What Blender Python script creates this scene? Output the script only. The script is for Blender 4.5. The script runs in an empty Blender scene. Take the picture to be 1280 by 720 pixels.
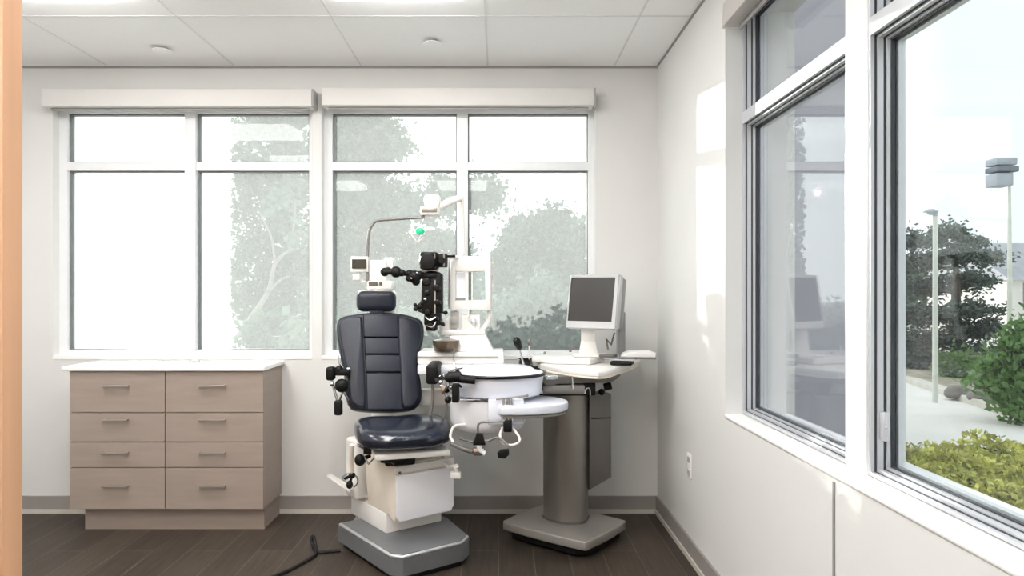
import bpy, bmesh, math, random
import numpy as np
from mathutils import Vector, Matrix
S = bpy.context.scene
C = S.collection
random.seed(4)
PI = math.pi
H = 1.346; F = 875.0; CX = 623.0; CY = 367.0       # camera height, focal length in px, vanishing point

# ---------------------------------------------------------------- reading positions off the photo
def at(px, py, Y):
    return Vector(((px-CX)/F*Y, Y, H-(py-CY)/F*Y))
def onz(px, py, Z):
    Y = (H-Z)*F/(py-CY)
    return Vector(((px-CX)/F*Y, Y, Z))
def onplane(px, py, o, n):
    d = Vector(((px-CX)/F, 1, (CY-py)/F)); c = Vector((0, 0, H))
    return c+d*((Vector(o)-c).dot(n)/d.dot(n))
def lin(c):
    f = lambda v: (v/255/12.92) if v/255 <= .04045 else ((v/255+.055)/1.055)**2.4
    return (f(c[0]), f(c[1]), f(c[2]), 1)

# ---------------------------------------------------------------- materials
def newmat(name):
    m = bpy.data.materials.new(name); m.use_nodes = True
    nt = m.node_tree; nt.nodes.clear()
    return m, nt, nt.nodes.new('ShaderNodeOutputMaterial')
def mat(name, rgb, rough=.5, metal=0, var=.06, scale=8, bump=0, bscale=60, coat=0, stretch=(1, 1, 1), spec=.5, trans=None):
    m, nt, out = newmat(name); N = nt.nodes; L = nt.links
    b = N.new('ShaderNodeBsdfPrincipled')
    tc = N.new('ShaderNodeTexCoord'); mp = N.new('ShaderNodeMapping'); mp.inputs['Scale'].default_value = stretch
    L.new(tc.outputs['Object'], mp.inputs[0])
    n = N.new('ShaderNodeTexNoise'); n.inputs['Scale'].default_value = scale; n.inputs['Detail'].default_value = 4
    L.new(mp.outputs[0], n.inputs[0])
    r = N.new('ShaderNodeValToRGB'); c = lin(rgb)
    r.color_ramp.elements[0].position = .3; r.color_ramp.elements[1].position = .7
    r.color_ramp.elements[0].color = (*[v*(1-var) for v in c[:3]], 1)
    r.color_ramp.elements[1].color = (*[min(1, v*(1+var)) for v in c[:3]], 1)
    L.new(n.outputs[0], r.inputs[0]); L.new(r.outputs[0], b.inputs['Base Color'])
    b.inputs['Roughness'].default_value = rough; b.inputs['Metallic'].default_value = metal
    b.inputs['Coat Weight'].default_value = coat; b.inputs['Specular IOR Level'].default_value = spec
    if bump:
        n2 = N.new('ShaderNodeTexNoise'); n2.inputs['Scale'].default_value = bscale
        L.new(mp.outputs[0], n2.inputs[0])
        bp = N.new('ShaderNodeBump'); bp.inputs['Strength'].default_value = bump; bp.inputs['Distance'].default_value = .01
        L.new(n2.outputs[0], bp.inputs['Height']); L.new(bp.outputs[0], b.inputs['Normal'])
    if trans:
        t = N.new('ShaderNodeBsdfTranslucent'); L.new(r.outputs[0], t.inputs[0])
        mx = N.new('ShaderNodeMixShader'); mx.inputs[0].default_value = trans
        L.new(b.outputs[0], mx.inputs[1]); L.new(t.outputs[0], mx.inputs[2]); L.new(mx.outputs[0], out.inputs[0])
    else:
        L.new(b.outputs[0], out.inputs[0])
    return m
def glassmat(name, tint, veil, r0=.04, veilcol=(1, 1, 1)):
    m, nt, out = newmat(name); N = nt.nodes; L = nt.links
    t = N.new('ShaderNodeBsdfTransparent'); t.inputs[0].default_value = (*tint, 1)
    g = N.new('ShaderNodeBsdfGlossy'); g.inputs['Roughness'].default_value = .0
    v = N.new('ShaderNodeBsdfTranslucent')
    n = N.new('ShaderNodeTexNoise'); n.inputs['Scale'].default_value = 1.3
    rr = N.new('ShaderNodeValToRGB'); rr.color_ramp.elements[0].color = (*[f*.96 for f in veilcol], 1); rr.color_ramp.elements[1].color = (*veilcol, 1)
    L.new(n.outputs[0], rr.inputs[0]); L.new(rr.outputs[0], v.inputs[0])
    mv = N.new('ShaderNodeMixShader'); mv.inputs[0].default_value = veil
    L.new(t.outputs[0], mv.inputs[1]); L.new(v.outputs[0], mv.inputs[2])
    ge = N.new('ShaderNodeNewGeometry')
    d = N.new('ShaderNodeVectorMath'); d.operation = 'DOT_PRODUCT'
    L.new(ge.outputs['Incoming'], d.inputs[0]); L.new(ge.outputs['Normal'], d.inputs[1])
    def mth(op, a, b=None):
        q = N.new('ShaderNodeMath'); q.operation = op
        for i, s in enumerate((a, b)):
            if s is None: continue
            if isinstance(s, (int, float)): q.inputs[i].default_value = s
            else: L.new(s, q.inputs[i])
        return q.outputs[0]
    c = mth('ABSOLUTE', d.outputs['Value']); k = mth('POWER', mth('SUBTRACT', 1.0, c), 5.0)
    fr = mth('ADD', mth('MULTIPLY', k, 1-r0), r0)
    mx = N.new('ShaderNodeMixShader')
    L.new(fr, mx.inputs[0]); L.new(mv.outputs[0], mx.inputs[1]); L.new(g.outputs[0], mx.inputs[2]); L.new(mx.outputs[0], out.inputs[0])
    return m
def emit(name, rgb, s):
    m, nt, out = newmat(name); e = nt.nodes.new('ShaderNodeEmission')
    e.inputs[0].default_value = (*rgb, 1); e.inputs[1].default_value = s; nt.links.new(e.outputs[0], out.inputs[0])
    return m
def floormat():
    m, nt, out = newmat('dark wood planks'); N = nt.nodes; L = nt.links
    b = N.new('ShaderNodeBsdfPrincipled'); tc = N.new('ShaderNodeTexCoord')
    mp = N.new('ShaderNodeMapping'); mp.inputs['Rotation'].default_value = (0, 0, PI/2)
    L.new(tc.outputs['Object'], mp.inputs[0])
    br = N.new('ShaderNodeTexBrick'); br.inputs['Scale'].default_value = 1
    br.inputs['Brick Width'].default_value = 1.22; br.inputs['Row Height'].default_value = .18
    br.inputs['Mortar Size'].default_value = .0018; br.inputs['Mortar Smooth'].default_value = .3
    br.inputs['Color1'].default_value = lin((74, 65, 57)); br.inputs['Color2'].default_value = lin((62, 54, 48)); br.inputs['Mortar'].default_value = lin((108, 100, 92))  # pale plank joints paint the reflected light streaks
    L.new(mp.outputs[0], br.inputs[0])
    mp2 = N.new('ShaderNodeMapping'); mp2.inputs['Scale'].default_value = (14, .9, 1)
    L.new(tc.outputs['Object'], mp2.inputs[0])
    n = N.new('ShaderNodeTexNoise'); n.inputs['Scale'].default_value = 4; n.inputs['Detail'].default_value = 6; n.inputs['Distortion'].default_value = .6
    L.new(mp2.outputs[0], n.inputs[0])
    r = N.new('ShaderNodeValToRGB'); r.color_ramp.elements[0].position = .3; r.color_ramp.elements[1].position = .75
    r.color_ramp.elements[0].color = (.72, .72, .72, 1); r.color_ramp.elements[1].color = (1.25, 1.22, 1.18, 1)
    L.new(n.outputs[0], r.inputs[0])
    mx = N.new('ShaderNodeMix'); mx.data_type = 'RGBA'; mx.blend_type = 'MULTIPLY'; mx.inputs[0].default_value = 1
    L.new(br.outputs[0], mx.inputs[6]); L.new(r.outputs[0], mx.inputs[7]); L.new(mx.outputs[2], b.inputs['Base Color'])
    b.inputs['Roughness'].default_value = .5; b.inputs['Specular IOR Level'].default_value = .3
    bp = N.new('ShaderNodeBump'); bp.inputs['Strength'].default_value = .15; bp.inputs['Distance'].default_value = .003
    L.new(n.outputs[0], bp.inputs['Height']); L.new(bp.outputs[0], b.inputs['Normal']); L.new(b.outputs[0], out.inputs[0])
    return m
M = dict(
    wall=mat('painted wall', (221, 221, 219), .85, var=.01, scale=3, bump=.05, bscale=200),
    ceil=mat('ceiling tile', (248, 248, 248), .9, var=.012, scale=90, bump=.1, bscale=300),
    grid=mat('ceiling grid', (224, 224, 224), .5, var=.02),
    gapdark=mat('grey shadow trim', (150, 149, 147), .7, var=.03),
    floor=floormat(),
    base=mat('grey vinyl baseboard', (152, 147, 142), .55, var=.03),
    toereflect=mat('pale toe reflection', (205, 200, 192), .5, var=.03),
    frame=mat('white window frame', (232, 234, 236), .35, var=.015),
    alu=mat('silver aluminium frame', (205, 207, 211), .3, .35, var=.02),
    sill=mat('white sill', (244, 243, 241), .4, var=.01),
    gasket=mat('dark gasket', (52, 56, 62), .5, var=.1),
    softgasket=mat('grey gasket', (120, 122, 124), .5, var=.1),
    blind=mat('blind cassette', (222, 220, 217), .5, var=.015),
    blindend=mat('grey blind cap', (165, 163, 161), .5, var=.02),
    blindr=mat('taupe blind cassette', (196, 191, 187), .45, var=.02),
    wood=mat('peach wood veneer', (226, 172, 132), .4, var=.09, scale=3, stretch=(6, 6, .4), coat=.3),
    taupe=mat('taupe laminate', (158, 144, 134), .5, var=.05, scale=4, stretch=(1.2, 1, 9)),
    taupedark=mat('taupe laminate edge', (92, 83, 77), .6, var=.04),
    counter=mat('white solid worktop', (247, 246, 245), .22, var=.01),
    nickel=mat('brushed nickel', (176, 168, 160), .3, .7, var=.05),
    leather=mat('navy black leather', (33, 37, 50), .42, var=.12, scale=25, bump=.12, bscale=220),
    leatherg=mat('glossy navy black leather', (31, 36, 50), .2, var=.12, scale=25, bump=.08, bscale=220, coat=.3),
    seam=mat('seam', (16, 18, 26), .7, var=.1),
    plastic=mat('white plastic', (238, 236, 232), .3, var=.015),
    plasticc=mat('cream plastic', (238, 228, 214), .35, var=.02),
    plasticb=mat('cool white panel', (248, 249, 254), .28, var=.015),
    tray=mat('tray white', (228, 232, 243), .25, var=.015),
    black=mat('black plastic', (11, 11, 12), .5, var=.25, scale=30, spec=.3),
    blackg=mat('black gloss', (11, 11, 13), .22, var=.2, spec=.4),
    chrome=mat('chrome', (200, 200, 202), .14, 1, var=.05),
    steel=mat('brushed steel', (140, 137, 133), .36, .55, var=.06, scale=6, stretch=(1, 1, 10)),
    baseg=mat('silver grey base', (126, 128, 131), .36, .35, var=.05, scale=10),
    baserim=mat('bright rim', (196, 197, 200), .3, .4, var=.03),
    pillar=mat('silver grey pillar', (138, 134, 128), .32, .55, var=.03),
    pillard=mat('dark grey panel', (104, 101, 97), .4, .3, var=.04),
    standbase=mat('grey stand base', (160, 156, 150), .4, .3, var=.03),
    bezel=mat('monitor bezel', (196, 196, 197), .35, var=.02),
    bezeld=mat('monitor back', (150, 150, 152), .4, var=.03),
    screen=mat('dark screen', (52, 50, 48), .35, var=.06, scale=2),
    brown=mat('bronze bowl', (112, 98, 86), .25, .6, var=.25, scale=20),
    green=mat('green lens', (40, 205, 150), .2, var=.2, scale=30),
    cable=mat('black rubber', (17, 15, 14), .6, var=.2),
    lcd=mat('dark display', (58, 58, 50), .3, var=.2, scale=40),
    outletd=mat('socket grey', (176, 172, 166), .5, var=.03),
    paper=mat('paper', (236, 236, 234), .8, var=.02),
    lamp=emit('ceiling light lens', (1, .985, .96), 14.0),
    veilglass=glassmat('sun-washed glass', (.97, 1, .985), .175, r0=.01, veilcol=(.97, 1, .99)),  # translucent veil imitates the flare that pales the view outside
    clear=glassmat('clear glass', (.985, 1, 1), .012, r0=.015),
    mirror=glassmat('reflective glass', (.97, .98, 1), .03, r0=.09),
    leaf=mat('leaf', (100, 120, 102), .6, var=.5, scale=1.6, trans=.35),
    leafp=mat('pale leaf', (116, 134, 120), .6, var=.45, scale=1.5, trans=.35),
    bark=mat('pale bark', (150, 144, 136), .8, var=.15, scale=3),
    barkd=mat('brown bark', (104, 92, 82), .8, var=.2, scale=6),
    cedar=mat('cedar needles', (96, 108, 100), .6, var=.5, scale=3, trans=.2),
    hedge=mat('hedge leaf', (200, 200, 118), .45, var=.6, scale=14, trans=.3),
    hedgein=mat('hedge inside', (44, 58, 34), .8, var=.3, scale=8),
    bright=mat('fresh green leaf', (112, 146, 84), .5, var=.5, scale=6, trans=.35),
    pave=mat('pale concrete', (236, 233, 226), .8, var=.04, scale=1),
    kerb=mat('kerb', (214, 210, 200), .8, var=.06),
    lawn=mat('pale ground', (214, 210, 200), .9, var=.25, scale=2, bump=.4, bscale=80),
    bed=mat('dry planting bed', (168, 160, 142), .9, var=.3, scale=4, bump=.5, bscale=40),
    ext=mat('grey render wall', (176, 174, 182), .8, var=.03, scale=2),
    roof=mat('pale grey roof', (176, 178, 184), .7, var=.08, scale=3),
    stone=mat('garden stone', (128, 122, 116), .8, var=.35, scale=6, bump=.4, bscale=20),
    pole=mat('pale pole', (226, 228, 216), .5, var=.03),
    sign=mat('grey lamp box', (168, 176, 186), .5, var=.05),
    signd=mat('dark lamp box band', (112, 120, 132), .5, var=.05),
)

# ---------------------------------------------------------------- geometry helpers
class B:
    def __init__(s, m=None): s.bm = bmesh.new(); s.M = m or Matrix.Identity(4)
    def add(s, vs, fs):
        v = [s.bm.verts.new(s.M @ Vector(p)) for p in vs]
        for f in fs:
            try: s.bm.faces.new([v[i] for i in f])
            except ValueError: pass
        return s
    def merge(s, t, m=None):
        t.transform(s.M @ (m or Matrix.Identity(4)))
        me = bpy.data.meshes.new('t'); t.to_mesh(me); s.bm.from_mesh(me); bpy.data.meshes.remove(me); t.free(); return s
    def box(s, x0, x1, y0, y1, z0, z1, r=0, seg=3, m=None):
        t = bmesh.new(); bmesh.ops.create_cube(t, size=1)
        for v in t.verts: v.co = Vector(((x0+x1)/2+v.co.x*(x1-x0), (y0+y1)/2+v.co.y*(y1-y0), (z0+z1)/2+v.co.z*(z1-z0)))
        if r: bmesh.ops.bevel(t, geom=list(t.edges), offset=r, segments=seg, profile=.5, affect='EDGES')
        return s.merge(t, m)
    def prism(s, poly, z0, z1, r=0, seg=3, m=None, r2=None):
        # poly in local xy, extruded along z
        t = bmesh.new()
        a = [t.verts.new((p[0], p[1], z0)) for p in poly]; b = [t.verts.new((p[0], p[1], z1)) for p in poly]
        n = len(poly); t.faces.new(a[::-1]); t.faces.new(b)
        for i in range(n): t.faces.new((a[i], a[(i+1) % n], b[(i+1) % n], b[i]))
        bmesh.ops.recalc_face_normals(t, faces=t.faces)
        if r:
            e = [e for e in t.edges if abs(e.verts[0].co.z-e.verts[1].co.z) < 1e-6]
            bmesh.ops.bevel(t, geom=e, offset=r, segments=seg, profile=.5, affect='EDGES')
        return s.merge(t, m)
    def tube(s, pts, r, seg=10, closed=False):
        pts = [Vector(p) for p in pts]; n = len(pts)
        rs = r if isinstance(r, (list, tuple)) else [r]*n
        vs = []; fs = []; up = None
        for i, p in enumerate(pts):
            if closed: d = pts[(i+1) % n]-pts[i-1]
            else: d = pts[min(i+1, n-1)]-pts[max(i-1, 0)]
            d.normalize()
            if up is None: up = d.orthogonal().normalized()
            else: up = (up-d*up.dot(d)).normalized()
            w = d.cross(up)
            for k in range(seg):
                a = 2*PI*k/seg; vs.append(p+(up*math.cos(a)+w*math.sin(a))*rs[i])
        m = n if closed else n-1
        for i in range(m):
            for k in range(seg):
                fs.append((i*seg+k, i*seg+(k+1) % seg, ((i+1) % n)*seg+(k+1) % seg, ((i+1) % n)*seg+k))
        if not closed: fs.append(tuple(range(seg))[::-1]); fs.append(tuple((n-1)*seg+k for k in range(seg)))
        return s.add(vs, fs)
    def cyl(s, p0, p1, r0, r1=None, seg=20):
        return s.tube([p0, p1], [r0, r0 if r1 is None else r1], seg)
    def lathe(s, prof, c=(0, 0, 0), axis=None, seg=32, sx=1, sy=1):
        m = Matrix.Translation(c)
        if axis: m = m @ Vector((0, 0, 1)).rotation_difference(Vector(axis)).to_matrix().to_4x4()
        vs = []; fs = []
        for (r, z) in prof:
            for k in range(seg):
                a = 2*PI*k/seg; vs.append(m @ Vector((r*math.cos(a)*sx, r*math.sin(a)*sy, z)))
        for i in range(len(prof)-1):
            for k in range(seg):
                fs.append((i*seg+k, i*seg+(k+1) % seg, (i+1)*seg+(k+1) % seg, (i+1)*seg+k))
        fs.append(tuple(range(seg))[::-1]); fs.append(tuple((len(prof)-1)*seg+k for k in range(seg)))
        return s.add(vs, fs)
    def ball(s, c, rx, ry=None, rz=None, m=None, u=16, v=10):
        t = bmesh.new(); bmesh.ops.create_uvsphere(t, u_segments=u, v_segments=v, radius=1)
        t.transform(Matrix.Translation(c) @ (m or Matrix.Identity(4)) @ Matrix.Diagonal((rx, ry or rx, rz or rx, 1)))
        return s.merge(t)
def kids(o): return [c for c in bpy.data.objects if c.parent == o]
NOSPLIT = {'window_frame', 'gasket', 'ceiling_grid', 'frame', 'toe_strip', 'handle', 'bezel'}
def clusters(bm):
    # loose pieces that do not touch, each as its own list of vertices
    bm.verts.ensure_lookup_table(); bm.verts.index_update(); seen = set(); isl = []
    for v in bm.verts:
        if v.index in seen: continue
        st_ = [v]; seen.add(v.index); g = []
        while st_:
            q = st_.pop(); g.append(q)
            for e in q.link_edges:
                w_ = e.other_vert(q)
                if w_.index not in seen: seen.add(w_.index); st_.append(w_)
        a = np.array([tuple(q.co) for q in g]); isl.append([g, a.min(0)-.0015, a.max(0)+.0015])
    ok = True
    while ok:
        ok = False
        for i in range(len(isl)):
            for j in range(i+1, len(isl)):
                if (isl[i][1] <= isl[j][2]).all() and (isl[j][1] <= isl[i][2]).all():
                    isl[i] = [isl[i][0]+isl[j][0], np.minimum(isl[i][1], isl[j][1]), np.maximum(isl[i][2], isl[j][2])]; isl.pop(j); ok = True; break
            if ok: break
    return [i[0] for i in sorted(isl, key=lambda i: -len(i[0]))]
def obj(name, b, m, parent=None, smooth=40):
    if parent is not None and name not in NOSPLIT:
        cl_ = clusters(b.bm)
        if len(cl_) > 1:
            first = None
            for g in cl_:
                keep = {v.index for v in g}; nb = B(); nb.bm.free(); nb.bm = b.bm.copy(); nb.bm.verts.ensure_lookup_table()
                bmesh.ops.delete(nb.bm, geom=[v for v in nb.bm.verts if v.index not in keep], context='VERTS')
                o = obj1(name, nb, m, parent, smooth); first = first or o
            b.bm.free(); return first
    return obj1(name, b, m, parent, smooth)
def obj1(name, b, m, parent=None, smooth=40):
    me = bpy.data.meshes.new(name)
    if parent is not None: b.bm.transform(WM[parent.name].inverted())
    bmesh.ops.recalc_face_normals(b.bm, faces=b.bm.faces)
    b.bm.to_mesh(me); b.bm.free(); me.materials.append(M[m] if isinstance(m, str) else m)
    if smooth:
        me.shade_smooth(); me.set_sharp_from_angle(angle=math.radians(smooth))
    o = bpy.data.objects.new(name, me); C.objects.link(o)
    WM[o.name] = WM[parent.name].copy() if parent is not None else Matrix.Identity(4)
    if parent is not None: o.parent = parent
    return o
WM = {}
def thing(name, label=None, cat=None, loc=(0, 0, 0), rz=0, group=None, kind=None):
    o = bpy.data.objects.new(name, None); C.objects.link(o); o.empty_display_size = .1
    o.location = loc; o.rotation_euler = (0, 0, rz)
    WM[o.name] = Matrix.Translation(loc) @ Matrix.Rotation(rz, 4, 'Z')
    return tag(o, label, cat, group, kind)
def tag(o, label=None, cat=None, group=None, kind=None):
    if label: o['label'] = label
    if cat: o['category'] = cat
    if group: o['group'] = group
    if kind: o['kind'] = kind
    return o
def struct(name, b, m, label=None): return tag(obj(name, b, m), label, kind='structure')
def bez(p, n=16):
    # smooth curve through points
    p = [Vector(q) for q in p]; out = []
    for i in range(len(p)-1):
        a, b, c, d = p[max(i-1, 0)], p[i], p[i+1], p[min(i+2, len(p)-1)]
        for k in range(n):
            t = k/n
            out.append(.5*((2*b)+(c-a)*t+(2*a-5*b+4*c-d)*t*t+(3*b-a-3*c+d)*t**3))
    return out+[p[-1]]

# ================================================================ ROOM
XR = .977; YB = 4.3; XL = -3.3; YF = -1.6; ZC = 2.74
W1 = (-2.737, -1.145, .963, 2.5); W2 = (-1.086, .595, .963, 2.5)
WT = .22
b = B()
def wallY(b, x0, x1, z0, z1): b.box(x0, x1, YB, YB+WT, z0, z1)
wallY(b, XL-.2, W1[0], 0, ZC); wallY(b, W1[1], W2[0], 0, ZC); wallY(b, W2[1], XR, 0, ZC)
for w in (W1, W2): wallY(b, w[0], w[1], 0, w[2]-.001); wallY(b, w[0], w[1], w[3], ZC)
struct('wall_back', b, 'wall', 'off-white far wall with the two large windows')
RY0, RY1, RZ0, RZ1 = .5, 3.015, .829, 2.56
b = B()
b.box(XR, XR+.3, RY1, YB+WT, 0, ZC); b.box(XR, XR+.3, YF, RY0, 0, ZC)
b.box(XR, XR+.3, RY0, RY1, 0, RZ0-.02); b.box(XR, XR+.3, RY0, RY1, RZ1, ZC)
struct('wall_right', b, 'wall', 'off-white wall on the right with the near windows')
struct('wall_left', B().box(XL-.2, XL, YF, YB, 0, ZC), 'wall')
struct('wall_front', B().box(XL-.2, XR+.3, YF-.2, YF, 0, ZC), 'wall')
struct('floor', B().box(XL-.2, XR+.3, YF-.2, YB+WT, -.1, 0), 'floor', 'dark brown wood plank floor')
# ceiling tiles with a recessed grid
GX = [-3.3, -3.16, -2.39, -1.615, -.84, -.065, .71, XR]; GY = [YB, 3.515, 2.74, 1.965, 1.19, .415, -.36, -1.135, YF]
cl = struct('ceiling', B().box(XL-.2, XR+.3, YF-.2, YB+WT, ZC, ZC+.15), 'ceil', 'white ceiling laid out in square tiles')
b = B()
for x in GX[1:-1]: b.box(x-.005, x+.005, YF, YB, ZC-.002, ZC+.004)
for y in GY[1:-1]: b.box(XL, XR, y-.005, y+.005, ZC-.0025, ZC+.004)
obj('ceiling_grid', b, 'grid', cl, 0)
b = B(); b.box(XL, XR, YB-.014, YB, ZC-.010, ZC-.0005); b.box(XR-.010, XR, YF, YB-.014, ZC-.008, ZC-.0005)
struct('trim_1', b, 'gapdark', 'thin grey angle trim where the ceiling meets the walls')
def baseb(name, x0, x1, y0, y1, toe):
    o = struct(name, B().box(x0, x1, y0, y1, .026, .105), 'base', 'grey vinyl baseboard with a reflection painted as a pale bottom edge')
    obj('toe_strip', B().box(*toe, .0, .026), 'toereflect', o, 0)  # pale strip paints the reflection along the baseboard foot
baseb('baseboard_back', XL, XR-.012, YB-.012, YB, (XL, XR-.02, YB-.02, YB))
baseb('baseboard_right', XR-.012, XR, YF, YB, (XR-.02, XR, YF, YB))
# seam in the right wall
struct('trim_2', B().box(XR-.004, XR, 2.03, 2.04, .105, RZ0-.03), 'gapdark', 'vertical joint line in the right wall below the window')

# ---- far windows
def ringXZ(b, x0, x1, z0, z1, w, y0, y1):
    b.box(x0, x0+w, y0, y1, z0, z1); b.box(x1-w, x1, y0, y1, z0, z1)
    b.box(x0+w, x1-w, y0, y1, z0, z0+w); b.box(x0+w, x1-w, y0, y1, z1-w, z1)
def back_window(name, w, mull, lab):
    x0, x1, z0, z1 = w
    t = thing(name, lab, loc=((x0+x1)/2, YB+.1, z0), kind='structure')
    f = B(); y0, y1 = 4.365, 4.45; zt = 2.14
    f.box(x0, x0+.05, y0, y1, z0, z1); f.box(x1-.035, x1, y0, y1, z0, z1)
    f.box(x0+.05, x1-.035, y0, y1, z0, z0+.028); f.box(x0+.05, x1-.035, y0, y1, z1-.03, z1)
    f.box(mull-.034, mull+.034, y0-.012, y1, z0+.028, z1-.03)
    f.box(x0+.05, mull-.034, y0, y1, zt-.026, zt+.026); f.box(mull+.034, x1-.035, y0, y1, zt-.026, zt+.026)
    obj('window_frame', f, 'frame', t, 0)
    for (a, c) in ((x0+.05, mull-.034), (mull+.034, x1-.035)):
        for (d, e) in ((z0+.028, zt-.026), (zt+.026, z1-.03)):
            g = B(); w_ = .0075
            ringXZ(g, a, c, d, e, w_, 4.385, 4.425); obj('gasket', g, 'softgasket', t, 0)
            obj('pane', B().box(a+.004, c-.004, 4.404, 4.410, d+.004, e-.004), 'veilglass', t, 0)
    obj('window_sill', B().box(x0, x1, YB-.004, y0, z0-.022, z0+.001, .002, 1), 'sill', t, 0)
    return t
back_window('window_1', W1, at(239, 0, 4.37).x, 'left four-pane window of the far wall, above the drawers')
back_window('window_2', W2, at(578, 0, 4.37).x, 'right four-pane window of the far wall, behind the exam chair')

# ---- right wall windows
def ringYZ(b, y0, y1, z0, z1, w, x0, x1):
    b.box(x0, x1, y0, y0+w, z0, z1); b.box(x0, x1, y1-w, y1, z0, z1)
    b.box(x0, x1, y0+w, y1-w, z0, z0+w); b.box(x0, x1, y0+w, y1-w, z1-w, z1)
def right_window(name, y0, y1, lab):
    t = thing(name, lab, loc=(1.1, (y0+y1)/2, RZ0), kind='structure')
    fr = B(); g = B()
    cells = ((RZ0+.004, 2.085), (2.115, RZ1))
    for (z0, z1) in cells:
        for (q, w_, xa, xb) in ((fr, .010, 1.05, 1.061), (g, .011, 1.061, 1.067), (fr, .019, 1.067, 1.082), (g, .020, 1.082, 1.088), (fr, .026, 1.088, 1.098), (g, .030, 1.098, 1.108), (fr, .034, 1.116, 1.135)):
            ringYZ(q, y0, y1, z0, z1, w_, xa, xb)
        obj('pane', B().box(1.109, 1.115, y0+.02, y1-.02, z0+.02, z1-.02), 'mirror' if name == 'window_3' else 'clear', t, 0)
    fr.box(1.05, 1.135, y0, y1, 2.085, 2.115)
    obj('window_frame', fr, 'alu', t, 0); obj('gasket', g, 'gasket', t, 0)
    return t
right_window('window_3', 2.11, RY1, 'right wall window nearest the corner, reflecting the room')
w4 = right_window('window_4', .95, 1.985, 'right wall window nearest the camera, looking out on the hedge')
right_window('window_5', RY0, .9, None)
b = B().box(1.045, 1.135, 1.985, 2.11, RZ0, RZ1, .004, 1); b.box(1.045, 1.135, .9, .95, RZ0, RZ1, .004, 1)
struct('trim_3', b, 'frame', 'broad white upright between the right wall windows')
struct('trim_4', B().box(XR-.006, 1.26, RY0, RY1, RZ0-.02, RZ0, .008, 3), 'sill', 'white sill ledge under the right wall windows')
l = B(); l.box(1.070, 1.087, 1.940, 1.966, .935, 1.015, .004, 2); l.cyl((1.078, 1.934, .975), (1.078, 1.942, .975), .005)
obj('latch', l, 'alu', w4)

# ---- roller blinds
def blind(x0, x1, zb, lab):
    t = thing('roller_blind', lab, 'roller blind', ((x0+x1)/2, 4.25, zb), group='roller blinds above the far windows')
    obj('cassette', B().box(x0, x1-.012, 4.195, 4.299, zb, zb+.105, .006, 2), 'blind', t)
    obj('end_cap', B().box(x1-.012, x1, 4.195, 4.299, zb, zb+.105, .003, 2), 'blindend', t)
    obj('hem_bar', B().box(x0+.03, x1-.04, 4.235, 4.262, zb-.014, zb, .004, 2), 'blindend', t)
z = H+234/F*4.2
blind(at(52, 0, 4.2).x, at(392, 0, 4.2).x, z, 'white roller blind cassette above the left far window')
blind(at(402, 0, 4.2).x, at(745, 0, 4.2).x, z+.006, 'white roller blind cassette above the right far window')
t = thing('roller_blind', 'grey roller blind cassette at the top of the right wall window', 'roller blind', (.98, 1.8, 2.46))
obj('cassette', B().box(.938, 1.022, RY0+.1, 2.93, 2.462, 2.559, .006, 2), 'blindr', t)
obj('end_cap', B().box(.936, 1.024, 2.93, 2.945, 2.46, 2.559, .003, 1), 'blind', t)
obj('shade_fabric', B().box(1.0, 1.008, RY0+.15, 2.9, 2.44, 2.462), 'gapdark', t)

# ---- wooden door at the left edge, close to the camera
t = thing('door_1', 'peach-coloured wooden door leaf standing open at the left edge', loc=(-1.15, 1.03, 0), kind='structure')
xd = at(29, 0, 1.045).x
obj('door_leaf', B().box(xd-.9, xd, 1.0, 1.045, .008, 2.1, .002, 1), 'wood', t)
h = B(); h.cyl((xd-.84, 1.0, 1.0), (xd-.84, .95, 1.0), .01); h.cyl((xd-.85, .95, 1.0), (xd-.73, .95, 1.0), .009)
obj('door_handle', h, 'nickel', t)

# ---- ceiling fittings
def troffer(x0, x1, y0, y1, lab):
    t = thing('ceiling_light', lab, 'ceiling light', ((x0+x1)/2, (y0+y1)/2, ZC-.01), group='square ceiling light panels')
    f = B(); m = .012
    f.box(x0, x1, y0, y0+m, ZC-.012, ZC-.003); f.box(x0, x1, y1-m, y1, ZC-.012, ZC-.003)
    f.box(x0, x0+m, y0+m, y1-m, ZC-.012, ZC-.003); f.box(x1-m, x1, y0+m, y1-m, ZC-.012, ZC-.003)
    obj('frame', f, 'grid', t, 0)
    obj('diffuser', B().box(x0+.03, x1-.03, y0+.03, y1-.03, ZC-.06, ZC-.004, .012, 3), 'lamp', t, 0)  # lens dropped below the tiles so its glowing sides brighten the ceiling
LY = [(3.22, 2.67), (1.82, 1.23), (.27, -.32)]  # nearer rows are out of view, added to fill the room with light
for iy, (ya, yb) in enumerate(LY):
    for ix, (xa, xb) in enumerate(((-2.33, -1.67), (-.78, -.125))):
        troffer(xa, xb, yb, ya, ['left square ceiling light panel at the top edge of the view', 'square ceiling light panel above the exam chair at the top edge'][ix] if iy == 0 else 'unseen square ceiling light panel added to brighten the near half of the room')
def sprinkler(px, py, lab):
    Y = (ZC-H)*F/(CY-py); p = Vector(((px-CX)/F*Y, Y, ZC))
    t = thing('sprinkler_cover', lab, 'sprinkler', p, group='round sprinkler covers in the ceiling')
    obj('collar', B().lathe([(.030, 0), (.032, -.012), (.026, -.014)], p, seg=28), 'gapdark', t)
    obj('cover_plate', B().lathe([(.045, -.014), (.052, -.0155), (.052, -.0185), (.045, -.020)], p, seg=32), 'ceil', t)
sprinkler(203, 60, 'small round sprinkler cover in the ceiling above the drawers')
sprinkler(541, 51, 'small round sprinkler cover in the ceiling above the exam chair')

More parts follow.
